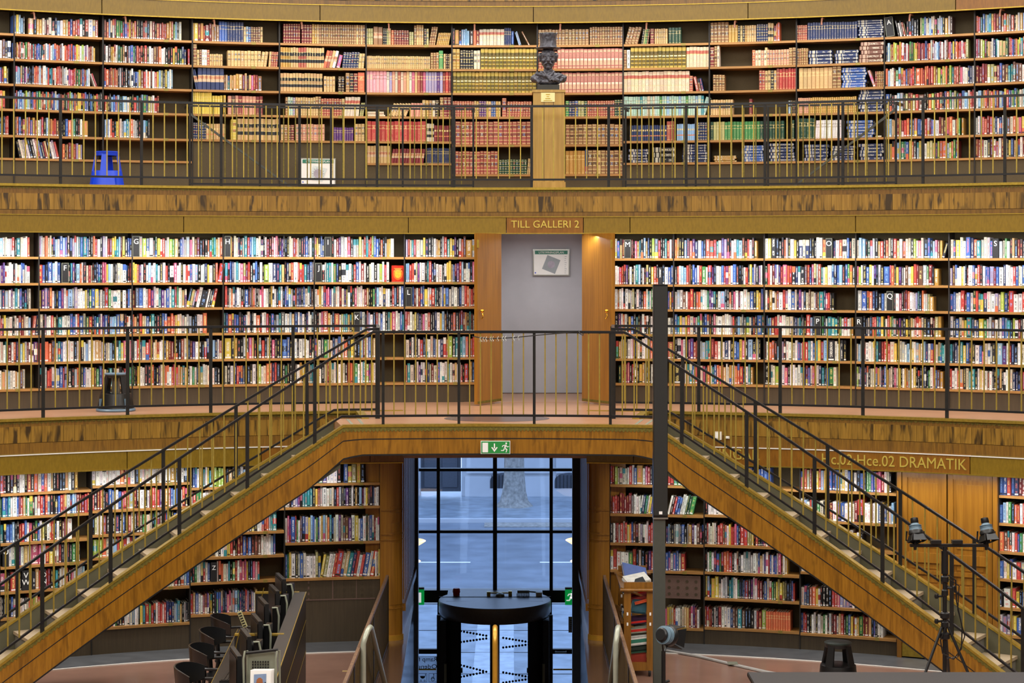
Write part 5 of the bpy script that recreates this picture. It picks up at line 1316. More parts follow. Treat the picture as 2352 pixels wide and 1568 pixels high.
# ------------------------------------------------------------------ floor bits
t = thing('cable_cover', 'long pale grey cable cover strip lying across the hall floor', 'cable cover', (2.0, 19.8, 0))
pts = [(1530, 1496), (1600, 1508), (1680, 1527), (1760, 1545), (1850, 1560)]; G = lambda px, py: ((px-HX)/F*(EYE*F/(py-HY)), EYE*F/(py-HY), .012)
mb = MB(); mb.bar([G(*p) for p in pts], .05, .014); obj('strip', mb, flat('cover_grey', 'b5b2ad', .5), t)
mb = MB(); g = G(1683, 1527); mb.box(g[0]-.05, g[0]+.05, g[1]-.07, g[1]+.07, .018, .022); obj('tape', mb, M['greymetal'], t)
t = thing('tape_mark', 'short yellow tape mark on the floor by the left balustrade', 'tape', G(799, 1541)); g = G(799, 1541); mb = MB(); mb.box(g[0]-.055, g[0]+.055, g[1]-.02, g[1]+.02, 0, .003); obj('strip', mb, flat('tape_yellow', 'd0b070', .6), t)
# perforated panels under the shelves beside the pilasters
for p0, p1, y0, y1, lab in ((657, 862, 1331, 1376, 'brown perforated grille under the shelves left of the entrance'), (1527, 1609, 1323, 1373, 'brown perforated grille behind the grey loudspeaker pole')):
    R = R1+.06; a, b = phi_of(p0, R), phi_of(p1, R); za, zb = z_of(y0, (p0+p1)/2, R), z_of(y1, (p0+p1)/2, R); t = thing('grille', lab, 'grille', cyl(R, (a+b)/2, zb))
    mb = MB(); mb.sweep([(R, zb), (R+.03, zb), (R+.03, za), (R, za)], a, b, 10); obj('panel', mb, M['panel'], t); mb = MB(); n = int((b-a)*R/.09)
    for i in range(n):
        for j in range(3):
            q = cyl(R-.003, a+(b-a)*(i+.5)/n, zb+(za-zb)*(j+.6)/3.4); ux = Vector((cos(a), -sin(a), 0)); mb.poly([q+ux*.018*cos(pi*k/3)+Vector((0, 0, .018*sin(pi*k/3))) for k in range(6)])
    o = obj('perforation_rosettes', mb, M['casewood'], t); o['kind'] = 'stuff'
    for z in (za, zb): mb = MB(); mb.sweep([(R-.006, z-.006), (R+.032, z-.006), (R+.032, z+.006), (R-.006, z+.006)], a, b, 10); obj('edge_strip', mb, M['panel'], t)
# ------------------------------------------------------------------ computer desk, lower left
XD0, XD1 = -1.715, -1.89     # outer face of the partition at Y 14.3 / 18
xd = lambda y: XD0+(XD1-XD0)*(y-14.3)/3.7
t = thing('computer_desk', 'long black computer desk with brass-lined side partition', 'desk', (-2.1, 16.2, 0))
def dpoly(nm, y0, y1, o0, o1, z0, z1, mat, n=1, par=None):
    mb = MB(); mb.hexa([(xd(y)+o, y, z) for z in (z0, z1) for o, y in ((o0, y0), (o1, y0), (o1, y1), (o0, y1))]); return obj(nm, mb, mat, par or t)
ZD = 1.07
dpoly('partition', 12.6, 18, -.06, 0, 0, ZD-.012, M['deskblack']); dpoly('partition_cap', 12.6, 18, -.105, .004, ZD-.012, ZD, M['deskcap'])
for z in (.25, .53, .81): dpoly('brass_inlay', 12.6, 18, .0005, .003, z-.003, z+.003, M['brass'])
dpoly('cap_edge', 12.6, 18, -.001, .006, ZD-.004, ZD+.001, M['brass'])
dpoly('worktop', 12.6, 18.0, -.62, -.06, .70, .73, M['deskblack']); dpoly('front_edge', 12.6, 18, -.625, -.62, .70, .73, M['brass'])
for y in (18.0, 15.97): dpoly('cross_panel', y-.03, y, -.46, -.06, .2, ZD-.012, M['deskblack']); dpoly('cross_panel_cap', y-.035, y+.02, -.46, -.06, ZD-.012, ZD+.002, M['brass'])
for y in (13.0, 15.0, 17.7): dpoly('leg', y, y+.05, -.58, -.53, 0, .7, M['black'])
for i, (px, py, Y) in enumerate(((646, 1343, 18.1), (631, 1374, 17.45), (606, 1407, 16.8), (591, 1447, 16.0), (566, 1480, 15.35), (543, 1522, 14.6))):
    c = at(px, py, Y); zc = .73+.32; yaw = radians(-74); ords = ('farthest', 'second farthest', 'third farthest', 'fourth farthest', 'fifth farthest', 'nearest')[i]
    t2 = thing('monitor', ords+' black flat monitor on the computer desk', 'monitor', (c.x, Y, .73), 'black monitors in a row on the desk', yaw)
    def LO(nm, mb, mat, s=False): return obj(nm, mb, mat, t2, s, local=True)
    mb = MB(); mb.box(-.20, .20, -.022, .012, .15, .47); LO('casing', mb, M['black'])
    mb = MB(); mb.box(-.185, .185, -.028, -.025, .175, .445); LO('screen', mb, M['satin'])
    mb = MB(); mb.lathe([(.0, 0), (.11, .0), (.10, .02), (.07, .035), (0, .04)], (0, 0, 0), 20); mb.v = [(x, .02+z, .31+y) for x, y, z in mb.v]; LO('back_bulge', mb, M['black'], True)
    mb = MB(); mb.lathe([(.0, 0), (.012, 0), (.012, .002), (0, .002)], (0, 0, 0), 10); mb.v = [(x, .06+z, .33+y) for x, y, z in mb.v]; LO('badge', mb, M['steel'])
    mb = MB(); mb.box(-.03, .03, .0, .03, .02, .2); LO('neck', mb, M['black']); mb = MB(); mb.lathe([(.11, 0), (.11, .01), (.03, .02)], (0, 0, 0), 20); LO('foot', mb, M['black'], True)
    mb = MB(); mb.box(-.05, -.01, .03, .045, .10, .14); LO('cable_socket', mb, M['greymetal'])
for o in [x for x in COL.objects if x.name.startswith('monitor')]:
    for ch in o.children: ch.location = ch.location  # local parts keep their own coordinates
for i, (px, py, Y) in enumerate(((667, 1343, 17.9), (653, 1371, 17.3), (634, 1403, 16.7), (615, 1443, 15.9), (592, 1478, 15.2))):
    c = at(px, py, Y); ords = ('farthest', 'second farthest', 'middle', 'second nearest', 'nearest')[i]
    t2 = thing('computer_tower', ords+' slim black computer with curved silver edge by the partition', 'computer', (c.x, Y, .73), 'slim computers behind the monitors', radians(-4)); h = .42
    mb = MB(); mb.box(-.03, .015, -.01, .13, .0, h); obj('case', mb, M['satin'], t2, local=True)
    mb = MB(); mb.tube([(-.03, -.02, h+.004), (.012, -.02, h+.006), (.028, -.022, h*.85), (.026, -.022, h*.55), (.012, -.02, h*.25), (-.02, -.02, .02)], .009, 8); obj('silver_front', mb, M['greymetal'], t2, local=True)
    mb = MB(); mb.box(-.05, .05, -.03, .2, 0, .012); obj('base', mb, M['black'], t2, local=True)
for px, py, Y, lab in ((601, 1370, 17.6, 'thin wire sign holder standing behind the far monitors'), (545, 1470, 15.6, 'thin wire sign holder standing at the nearer cross panel')):
    c = at(px, py, Y); t2 = thing('wire_holder', lab, 'sign holder', (c.x, Y, .73)); mb = MB(); mb.tube([(c.x, Y, .74), (c.x-.01, Y, c.z-.05), (c.x+.02, Y, c.z+.08)], .004, 6); obj('wire', mb, M['brass'], t2, True); mb = MB(); mb.box(c.x-.03, c.x+.03, Y-.03, Y+.03, .73, .74); obj('foot', mb, M['brass'], t2)
c = at(562, 1430, 16.6); t2 = thing('desk_sign', 'pale perforated strip sign leaning over the desk', 'lamp', (c.x+.04, 16.6, .73))  # small perforated desk sign on a bent arm, gives no light
mb = MB(); u = Vector((.40, 0, -1)).normalized(); mb.obox(c+Vector((-.02, 0, .03)), u*.07, Vector((0, .012, 0)), Vector((1, 0, .40)).normalized()*.018); obj('head', mb, flat('strip_pale', 'b0a878', .5), t2)
mb = MB()
for i in range(6): mb.obox(c+Vector((-.02, -.014, .03))+u*(-.055+.022*i), u*.005, Vector((0, .002, 0)), Vector((1, 0, .40)).normalized()*.013)
obj('slots', mb, M['black'], t2); mb = MB(); e = c+Vector((-.02, 0, .03))+u*.07; mb.tube([e, e+Vector((.03, 0, -.03)), (c.x+.04, 16.6, .74)], .005, 6); obj('arm', mb, M['steel'], t2, True)
# keyboards in front of each monitor
for i, Y in enumerate((17.2, 15.9, 14.5)):
    t2 = thing('keyboard', ('far', 'middle', 'near')[i]+' black keyboard on the desk edge by the chairs', 'keyboard', (xd(Y)-.48, Y, .73)); x = xd(Y)-.48; mb = MB(); mb.box(x-.07, x+.07, Y-.2, Y+.2, .73, .745); obj('body', mb, M['black'], t2)
    mb = MB(); [mb.box(x-.06+.028*r, x-.036+.028*r, Y-.19+.0275*k, Y-.166+.0275*k, .745, .75) for r in range(4) for k in range(14)]; o = obj('keys', mb, M['deskblack'], t2); o['kind'] = 'stuff'
# bentwood chairs
def chair(x, y, rz, lab, first=[None]):
    t2 = thing('armchair', lab, 'chair', (x, y, 0), 'black bentwood armchairs at the computer desk', rz)
    O = lambda nm, mb, s=True: obj(nm, mb, M['satin'], t2, s, local=True)   # faces +x
    mb = MB(); n = 18     # curved back shell
    for k, (r_, dz) in enumerate(((.0, 0),)):
        base = []
        for i in range(n+1):
            a = radians(108)+(radians(252)-radians(108))*i/n; f = abs(i-n/2)/(n/2); lo = .66+.05*f*f; hi = .86-.05*f**3
            cxx, cyy = .0, 0; R_ = .235
            for rr, z in ((R_, lo), (R_+.012, lo), (R_+.03, hi), (R_+.016, hi)): mb.v.append((cxx+rr*cos(a), cyy+rr*sin(a)*.95, z))
            base.append(len(mb.v)-4)
        for a, b in zip(base, base[1:]):
            for q in range(4): mb.f.append((a+q, a+(q+1) % 4, b+(q+1) % 4, b+q)); mb.m.append(0)
        a, b = base[0], base[-1]; mb.f += [(a+3, a+2, a+1, a), (b, b+1, b+2, b+3)]; mb.m += [0, 0]
    O('backrest', mb)
    mb = MB(); mb.tube([(.26*cos(a), .25*sin(a), .70) for a in [radians(60)+radians(240)*i/16 for i in range(17)]], .013, 8); O('back_hoop', mb)
    for s in (-1, 1):
        mb = MB(); mb.tube([(.10, s*.24, .70), (.22, s*.25, .68), (.30, s*.25, .64), (.30, s*.245, .56), (.24, s*.22, .46)], .015, 8); O('arm', mb)
        mb = MB(); mb.tube([(-.20, s*.12, .70), (-.19, s*.14, .46), (-.24, s*.17, 0)], [.016, .018, .013], 8); O('leg', mb); mb = MB(); mb.tube([(.20, s*.19, .46), (.23, s*.20, 0)], [.018, .013], 8); O('leg', mb)
        mb = MB(); mb.tube([(-.215, s*.08, .70), (-.19, s*.09, .46)], .012, 8); O('back_spindle', mb)
    mb = MB(); mb.lathe([(0, .43), (.215, .43), (.225, .445), (.215, .46), (.17, .455), (0, .45)], (0, 0, 0), 26); O('seat', mb)
    mb = MB(); mb.tube([(.19*cos(2*pi*i/18), .18*sin(2*pi*i/18), .25) for i in range(18)], .009, 6, True); O('leg_ring', mb)
    mb = MB()
    for a in (2.6, 3.14, 3.68):
        for z in (.72, .80): mb.obox((.252*cos(a), .24*sin(a), z), (.004, 0, 0), (0, .004, 0), (0, 0, .004))
    obj('rivets', mb, M['steel'], t2, local=True)
for i, (px, py, Y, w_) in enumerate(((517, 1450, 18.0, 'farthest'), (492, 1480, 17.3, 'second farthest'), (470, 1508, 16.6, 'second nearest'), (438, 1560, 15.75, 'nearest'))):
    p = at(px, py, Y); chair(p.x+.13, Y, radians((8, -4, 2, -6)[i]), 'black bentwood armchair, '+w_+' of the row at the computer desk')
# brochure stand
Yb = 13.9; c = at(600, 1500, Yb); zt = c.z; t = thing('brochure_stand', 'grey-green perforated metal brochure stand with bent tube frame', 'stand', (c.x, Yb, 0))
xa, xb = at(556, 0, Yb).x, at(640, 0, Yb).x
mb = MB(); mb.hexa([(xa+.035, Yb+.02, .5), (xb-.0, Yb+.02, .5), (xb, Yb+.03, .5), (xa+.035, Yb+.03, .5), (xa+.02, Yb+.06, zt-.02), (xb-.035, Yb+.06, zt-.0), (xb-.035, Yb+.07, zt), (xa+.02, Yb+.07, zt-.02)]); obj('back_plate', mb, M['greymetal'], t)
mb = MB()
for i in range(7):
    for j in range(4): mb.box(xa+.065+.018*i, xa+.075+.018*i, Yb+.045, Yb+.056, zt-.075-.02*j, zt-.065-.02*j)
obj('square_perforations', mb, M['black'], t)
for x, e in ((xa+.01, .02), (xb-.02, .02)): mb = MB(); mb.tube([(x+.02, Yb+.02, .0), (x+.01, Yb, .6), (x, Yb+.0, zt-.04), (x+.006, Yb+.02, zt+.01), (x+.02, Yb+.05, zt+.01), (x+.02, Yb+.1, .0)], .008, 8); obj('frame_tube', mb, M['greymetal'], t, True)
mb = MB(); mb.tube([(xa+.02, Yb+.03, zt-.005), (xb-.01, Yb+.03, zt+.02)], .011, 8); obj('cross_tube', mb, M['black'], t, True)
mb = MB(); mb.box(xa+.04, xb-.01, Yb-.06, Yb+.02, zt-.36, zt-.35); mb.box(xa+.04, xb-.01, Yb-.065, Yb-.06, zt-.36, zt-.30); obj('tray', mb, M['greymetal'], t)
for k in range(4):
    t2 = thing('brochure', 'white brochure with a building photo in the grey-green stand' if k == 0 else 'white brochure, '+('', 'second', 'third', 'rearmost')[k]+' of the pile in the stand', 'brochure', (c.x-.01, Yb-.05+.012*k, zt-.35), 'white brochures in the stand')
    y = Yb-.04+.014*k; x_ = xa+.062+.006*k; ww = .145; hh = .235
    mb = MB(); mb.hexa([(x_, y-.02, zt-.35), (x_+ww, y-.02, zt-.35), (x_+ww, y-.012, zt-.35), (x_, y-.012, zt-.35), (x_, y+.02, zt-.35+hh), (x_+ww, y+.02, zt-.35+hh), (x_+ww, y+.028, zt-.35+hh), (x_, y+.028, zt-.35+hh)]); o = obj('booklet', mb, M['label'], t2)
    if k == 0:
        F_ = lambda u, v, e=.003: (x_+ww*u, y-.02+.04*v-e, zt-.35+hh*v)
        mb = MB(); mb.poly([F_(.18, .50), F_(.78, .52), F_(.78, .90), F_(.18, .88)]); obj('photo_sky', mb, flat('photo_sky', '7f93b4', .6), o)
        mb = MB(); mb.poly([F_(.18, .50, .004), F_(.78, .52, .004), F_(.78, .62, .004), F_(.62, .64, .004), F_(.60, .74, .004), F_(.5, .79, .004), F_(.4, .78, .004), F_(.32, .73, .004), F_(.3, .64, .004), F_(.18, .62, .004)]); obj('photo_building', mb, flat('photo_building', '9a5a30', .6), o)
        mb = MB()
        for q in range(4): mb.poly([F_(.18, .44-.05*q), F_(.62-.1*(q % 2), .44-.05*q), F_(.62-.1*(q % 2), .46-.05*q), F_(.18, .46-.05*q)])
        mb.poly([F_(.74+.05*cos(a), .60+.06*sin(a), .005) for a in [k2*pi/6 for k2 in range(12)]]); mb.poly([F_(.66, .35, .005), F_(.92, .35, .005), F_(.86, .5, .005), F_(.76, .54, .005), F_(.7, .5, .005)]); obj('print', mb, M['deskblack'], o)
# ------------------------------------------------------------------ wooden book cart with its books
t = thing('book_cart', 'oak book cart with sloping shelves beside the grey pole', 'cart', (1.22, 19.9, 0))
cy0, cy1 = 19.4, 20.45; cx0, cx1 = 1.105, 1.40
for y in (cy0, cy1):
    for x in (cx0, cx1-.07): mb = MB(); mb.box(x, x+.07, y-.02, y+.02, .06, .93); obj('end_post', mb, M['cart'], t)
    mb = MB(); mb.box(cx0+.07, cx1-.07, y-.018, y+.018, .87, .93); mb.box(cx0+.07, cx1-.07, y-.018, y+.018, .06, .14); obj('end_rail', mb, M['cart'], t)
    mb = MB(); mb.tube([(cx0-.04, y-.05, .86), (cx1+.04, y-.05, .86)], .016, 10); obj('handle_dowel', mb, M['cart'], t, True)
    mb = MB()
    for x in (cx0+.035, cx1-.035):
        for z in (.62, .52): mb.box(x-.008, x+.008, y-.024, y-.02, z-.015, z+.015)
    obj('screw_cap', mb, M['label'], t)
for z in (.74, .40, .12):
    mb = MB(); x0_, x1_ = cx0-.03, cx1-.01; mb.hexa([(x0_, cy0+.03, z+.12), (x0_, cy1-.03, z+.12), (x1_, cy1-.03, z), (x1_, cy0+.03, z), (x0_, cy0+.03, z+.135), (x0_, cy1-.03, z+.135), (x1_, cy1-.03, z+.015), (x1_, cy0+.03, z+.015)]); obj('sloping_shelf', mb, M['cart'], t)
for x in (cx0+.04, cx1-.04):
    for y in (cy0, cy1): mb = MB(); mb.lathe([(.03, -.012), (.035, 0), (.03, .012)], (0, 0, 0), 12); mb.v = [(x+q[2], y+q[0], .035+q[1]) for q in mb.v]; obj('castor', mb, M['black'], t, True)
def loose(nm, lab, c, size, rot, colh, par=None, stripes=None):
    q = E3(*rot); sx, sy, sz = size; t2 = thing(nm, lab, 'book', c); mt = bpy.data.materials.get('loose_'+colh) or flat('loose_'+colh, colh, .5)
    def B(x0, x1, y0, y1, z0, z1, n_, m_):
        mb = MB(); mb.box(x0, x1, y0, y1, z0, z1); mb.v = [tuple(Vector(c)+q @ Vector(v)) for v in mb.v]; return obj(n_, mb, m_, t2)
    B(-sx/2, sx/2, -sy/2, sy/2, 0, sz*.12, 'cover_board', mt); B(-sx/2, sx/2, -sy/2, sy/2, sz*.88, sz, 'cover_board', mt); B(-sx/2+.004, sx/2-.004, -sy/2+.008, sy/2-.003, sz*.12, sz*.88, 'pages', M['paper']); B(-sx/2, sx/2, -sy/2, -sy/2+.006, 0, sz, 'spine', mt)
    if stripes: B(-sx/2-.001, sx/2+.001, -sy/2-.001, -sy/2, sz*.3, sz*.7, 'spine_print', M[stripes])
loose('book', 'blue folder leaning open on the top of the book cart', (1.26, 20.15, .86), (.26, .34, .03), (.5, .25, .2), '2c4f9c')
for i, (h, lb) in enumerate((('e8e6e0', 'white'), ('cfd3dc', 'pale grey'), ('f2efe6', 'cream'))): loose('book', lb+' book lying under the blue folder on the cart', (1.24+.01*i, 19.9-.03*i, .82+.03*i), (.24, .18, .025), (.3, -.15, .15*i), h)
loose('book', 'dark grey book sloping on the cart above the patterned one', (1.22, 19.72, .83), (.26, .2, .03), (.25, -.3, .1), '3a3d40', stripes='label')
loose('book', 'floral patterned brown book on the cart top shelf', (1.26, 19.6, .80), (.28, .18, .05), (.2, -.25, .0), '8e8a6c', stripes='red')
loose('book', 'dark red book at the front of the cart top shelf', (1.28, 19.52, .77), (.28, .18, .035), (.2, -.25, 0), '6e1c1a')
loose('book', 'orange red book lowest on the cart top shelf', (1.31, 19.48, .745), (.2, .16, .02), (.2, -.25, 0), 'c8502c')
loose('book', 'teal book leaning between the cart end posts', (1.25, 19.5, .62), (.15, .12, .14), (.1, .12, 0), '2e5a68')
loose('book', 'purple book with red flower on the cart middle shelf', (1.25, 19.5, .52), (.19, .16, .045), (.1, -.12, 0), '3a1c38', stripes='red')
loose('book', 'patterned grey green book on the cart middle shelf', (1.25, 19.5, .43), (.19, .16, .06), (.1, -.1, 0), '8c9080', stripes='red')
loose('book', 'white book with dark stripes below the cart middle shelf', (1.25, 19.5, .31), (.19, .16, .09), (.1, -.12, 0), 'e4e2dc', stripes='plangreen')
loose('book', 'black book on the cart lower shelf', (1.25, 19.5, .26), (.19, .16, .04), (.1, -.1, 0), '1c2c24')
loose('book', 'big dark red book at the bottom of the cart', (1.25, 19.5, .12), (.17, .16, .11), (.05, -.1, 0), '8c2c1c')
loose('book', 'green book wedged low in the cart', (1.25, 19.5, .225), (.19, .16, .03), (.1, -.1, 0), '1f4a38')
for i, h in enumerate(('e0c040', '2f6aa8', 'f0f0ea', '2a2a2a')): loose('book', ('yellow', 'blue', 'white', 'black')[i]+' spine on the shelf side of the book cart', (1.16, 19.75+.1*i, .5+.01*i), (.1, .2, .02), (.1, .3, 0), h)
# ------------------------------------------------------------------ bookcases
TIER = {3: R3, 2: R2, 1: R1+.04}
NAMES = {3: 'top gallery', 2: 'middle gallery', 1: 'ground floor'}
# (tier, px0, px1, landmark words, [shelf y or z ...])
B3 = (6.712, 6.424, 6.136, 5.848, 5.548, 5.285); B3b = B3[:4]+(5.511, 5.153); B3c = B3[:5]
L2 = (590, 648, 705, 763.7, 823, 881.3); Rr2 = (593, 654, 712, 770.3, 828, 885.7)
L2z = [z_of(y, 620, R2) for y in L2]; R2z = [z_of(y, 1860, R2) for y in Rr2]
def ZZ(px, *ys): return [z_of(y, px, TIER[1]) if y else None for y in ys]
BAYS = [(3, -172, 33, 'sixth bay left of the bust', B3), (3, 33, 237, 'fifth bay left of the bust, above the blue stool', B3), (3, 237, 442, 'fourth bay left of the bust', B3), (3, 442, 642, 'third bay left of the bust', B3c), (3, 642, 841, 'second bay left of the bust', B3c),
 (3, 841, 1038, 'bay above the evacuation plan\'s right edge', B3), (3, 1038, 1234, 'bay just left of the bust', B3b), (3, 1234, 1431, 'bay behind the bust', B3b), (3, 1431, 1629, 'first bay right of the bust', B3), (3, 1629, 1829, 'second bay right of the bust', B3),
 (3, 1829, 2031, 'third bay right of the bust', B3), (3, 2031, 2238, 'fourth bay right of the bust', B3), (3, 2238, 2446, 'fifth bay right of the bust', B3),
 (2, -125, 90, 'fifth bay left of the corridor', L2z), (2, 90, 304, 'fourth bay left of the corridor', L2z), (2, 304, 513, 'bay holding letter G', L2z), (2, 513, 722, 'bay holding letter H', L2z), (2, 722, 929, 'bay holding letter K', L2z), (2, 929, 1092, 'bay holding letter L', L2z),
 (2, 1410, 1547, 'bay holding letter M', R2z), (2, 1547, 1755, 'first full bay right of letter M', R2z), (2, 1755, 1965, 'bay holding letter P', R2z), (2, 1965, 2179, 'bay holding letter Q', R2z), (2, 2179, 2400, 'bay holding letter S', R2z),
 (1, -215, 0, 'bay left of the stair foot', ZZ(100, 1129, 1183, 1242, 1295.6, 1353, 1412)), (1, 0, 211, 'bay holding letter U', ZZ(100, 1129, 1183, 1242, 1295.6, 1353, 1412)), (1, 211, 437, 'bay behind the left stair', ZZ(325, 1111, 1167.6, 1223, 1275, 1351, 1435)),
 (1, 437, 654, 'bay holding letter Z', ZZ(545, 1117, 1169, 1222, 1277, 1334, 1407)), (1, 654, 874, 'bay left of the left pilaster', ZZ(765, 1109.5, 1163, 1244, 1326)),
 (1, 1400, 1617, 'bay right of the right pilaster', ZZ(1450, 1113, 1180, 1247, 1309, None, 1438)), (1, 1617, 1837, 'bay under the right stair', ZZ(1728, 1120, 1185, 1254, 1317, 1377, 1445)),
 (1, 1837, 2060, 'bay behind the black stool', ZZ(1948, 1128, 1198.5, 1262, 1318, 1397, 1460)), (1, 2293, 2500, 'bay right of the panelled door', ZZ(2330, 1139, 1203, 1268, 1331, 1397, 1460))]
BAYS += [(3, -385, -172, 'seventh bay left of the bust', B3), (3, 2446, 2662, 'sixth bay right of the bust', B3), (2, -348, -125, 'sixth bay left of the corridor', L2z), (2, 2400, 2630, 'last bay right of letter S', R2z),
 (1, -445, -215, 'last bay beyond the left stair foot', BAYS[24][4]), (1, 2500, 2740, 'last bay beyond the panelled door', BAYS[32][4])]
TOPZ = {3: 6.99, 2: 4.44, 1: 1.96}; BOTZ = {3: 4.94, 2: 2.49, 1: 0}
shelf_of = {}
for tier, p0, p1, lm, zz in BAYS:
    R = TIER[tier]; a0, a1 = phi_of(p0, R), phi_of(p1, R); am = (a0+a1)/2
    if p0 < 0 and tier != 1 or p0 > 2200: lm = lm.replace(', above the blue stool', '')
    t = thing('bookcase', 'dark brown bookcase, '+NAMES[tier]+', '+lm, 'bookcase', cyl(R, am, BOTZ[tier]))
    mb = MB(); mb.sweep([(R+.26, BOTZ[tier]), (R+.275, BOTZ[tier]), (R+.275, TOPZ[tier]), (R+.26, TOPZ[tier])], a0, a1, 4); obj('back_panel', mb, M['caseback'], t)
    for a, e in ((a0, 1), (a1, -1)):
        mb = MB(); mb.cbox(R+.01, R+.27, a, a+e*.0006, BOTZ[tier], TOPZ[tier]); obj('upright', mb, M['upright'], t)
    zlow = [z for z in zz if z][-1]
    mb = MB(); mb.sweep([(R+.02, BOTZ[tier]), (R+.035, BOTZ[tier]), (R+.035, zlow-.03), (R+.02, zlow-.03)], a0, a1, 4); obj('plinth_panel', mb, M['caseback' if tier == 3 else 'casewood'], t)
    for i, z in enumerate(zz):
        if z is None: continue
        mb = MB(); mb.sweep([(R, z-.026), (R+.26, z-.026), (R+.26, z), (R, z)], a0+.0007, a1-.0007, 5); sh = obj('shelf', mb, M['shelf'], t)
        shelf_of[(tier, p0, i)] = z
        al = a1-(.018 if tier != 3 else .022); mb = MB(); mb.cbox(R-.004, R+.03, al-.0042, al, z-.028, z+.002); obj('label_holder', mb, M['tag'], sh)
# ------------------------------------------------------------------ books
PAL = dict(w='e9e6e0', c='d2c8b0', k='161517', K='2a2b33', g='3f8a48', G='234a36', l='9ab83c', x='a8a468', b='2f5aa8', B='263562', u='86aed0', t='2a8a94', T='a9cdbb', r='b82c22', R='7e2024', o='d2602c', y='d9be34',
 m='b88a2c', p='c4527a', P='5b2f78', v='9a8fb4', n='6e4838', N='3b2624', a='a9acae', A='66686c', s='c9a468', S='94683c', d='a84c3a', e='e0c9a8', h='f0a0a8', i='c98a70', j='9a8224')
CNAME = dict(w='white', c='cream', k='black', K='charcoal', g='green', G='dark green', l='lime green', x='olive', b='blue', B='navy', u='light blue', t='teal', T='pale green', r='red', R='maroon', o='orange', y='yellow', m='mustard', p='pink', P='purple', v='lilac', n='brown', N='dark brown', a='grey', A='dark grey', s='tan leather', S='brown leather', d='brick red', e='beige', h='rose pink', i='faded rose', j='gilt yellow')
PALL = {k: hexc(v) for k, v in PAL.items()}
DATA = open_data()
rnd = random.Random(5)
def jitter(c, r_=.14):
    k = 1+rnd.uniform(-r_, r_); h = [1+rnd.uniform(-.06, .06) for _ in range(3)]; return tuple(max(0, min(1, x*k*q)) for x, q in zip(c, h))
def parse(seq):
    seq = seq.strip()
    out = []; i = 0
    if '*' in seq:
        toks = seq.split('+')
        for tk in toks:
            if '*' in tk: a, n_ = tk.split('*'); pr = parse(a); n_ = int(n_); out += [pr[k % len(pr)] for k in range(n_)]
            else: out += parse(tk)
        return out
    while i < len(seq):
        ch = seq[i]; i += 1; w_ = 1.0
        if ch == 'W': ch = 'w'
        if ch == ' ': continue
        if i < len(seq) and seq[i].isdigit(): w_ = {'2': 1.5, '3': 2.1, '4': 2.8}.get(seq[i], 1); i += 1
        out.append((ch, w_))
    return out
BK = []   # dicts
def bay_at(tier, px):
    for b in BAYS:
        if b[0] == tier and b[1]-3 <= px < b[2]: return b
    return None
def add_run(tier, shelf, x0, x1, H, seq, st='m', lean=0):
    b = bay_at(tier, (x0+x1)/2)
    if not b: print('no bay', tier, x0, x1); return
    z = b[4][shelf-1]
    if z is None: return
    R = TIER[tier]; a0, a1 = phi_of(x0, R), phi_of(x1, R); L_ = (a1-a0)*R; ys = CY+R*cos((a0+a1)/2); H = H/F*ys
    items = parse(seq); ws = [w_*(rnd.uniform(.75, 1.3) if st == 'm' else rnd.uniform(.93, 1.07)) for _, w_ in items]; ln = radians(lean)
    tot = sum(ws); Lw = L_-(abs(H*math.tan(ln))*.95 if lean else 0); pos = 0
    for (ch, _), w_ in zip(items, ws):
        wd = w_/tot*Lw; 
        if ch != '-':
            h = H*(rnd.uniform(.86, 1.06) if st == 'm' else rnd.uniform(.985, 1.015)); xx = pos+wd/2
            if lean > 0: off = 0
            else: off = abs(H*math.tan(ln)) if lean else 0
            BK.append(dict(tier=tier, shelf=shelf, bay=b, a=a0+(xx+off)/R, z=z, w=wd*.965, h=h, c=ch, st=st, lean=ln, R=R+.022+(rnd.uniform(0, .03) if st == 'm' else rnd.uniform(0, .006)), run=(x0, seq)))
        pos += wd
def add_stack(tier, shelf, x0, x1, n, ht, col='B'):
    b = bay_at(tier, (x0+x1)/2); z = b[4][shelf-1]; R = TIER[tier]; a0, a1 = phi_of(x0, R), phi_of(x1, R); L_ = (a1-a0)*R; ys = CY+R*cos((a0+a1)/2); Ht = ht/F*ys; th_ = Ht/n
    for k in range(n):
        BK.append(dict(tier=tier, shelf=shelf, bay=b, a=(a0+a1)/2+rnd.uniform(-.012, .012)/R, z=z+k*th_, w=L_*rnd.uniform(.9, 1), h=th_*.96, c=col, st='lie', lean=0, R=R+.02+rnd.uniform(0, .015), run=(x0, 'stack'), lev=k, nlev=n))
BLK = []
for tr_, xa, xb in ((3, -385, -174), (3, -170, 0), (3, 2448, 2655), (2, -345, -128), (2, -122, 0), (2, 2404, 2625), (1, -440, -220), (1, -212, -62), (1, 2422, 2498), (1, 2504, 2735)):
    for sh_ in range(1, 7):
        if bay_at(tr_, (xa+xb)/2): add_run(tr_, sh_, xa, xb-rnd.uniform(0, 25), 43, ''.join(rnd.choice('wwckKbBurRogtynaxdP') for _ in range(int((xb-xa)/7))))
for ln_ in DATA.strip().splitlines():
    p = ln_.strip().split('|')
    if not p[0]: continue
    h_ = p[0].split()
    tier, shelf = int(h_[0][0]), int(h_[0][1]); x0, x1 = float(h_[1]), float(h_[2])
    if h_[3] == 'STK': add_stack(tier, shelf, x0, x1, int(h_[4]), float(h_[5]), h_[6] if len(h_) > 6 else 'B'); continue
    if h_[3] == 'BLK': BLK.append((tier, shelf, x0, x1, float(h_[4]), h_[5])); continue
    add_run(tier, shelf, x0, x1, float(h_[3]), p[1].strip(), h_[4] if len(h_) > 4 else 'm', float(h_[5]) if len(h_) > 5 else 0)

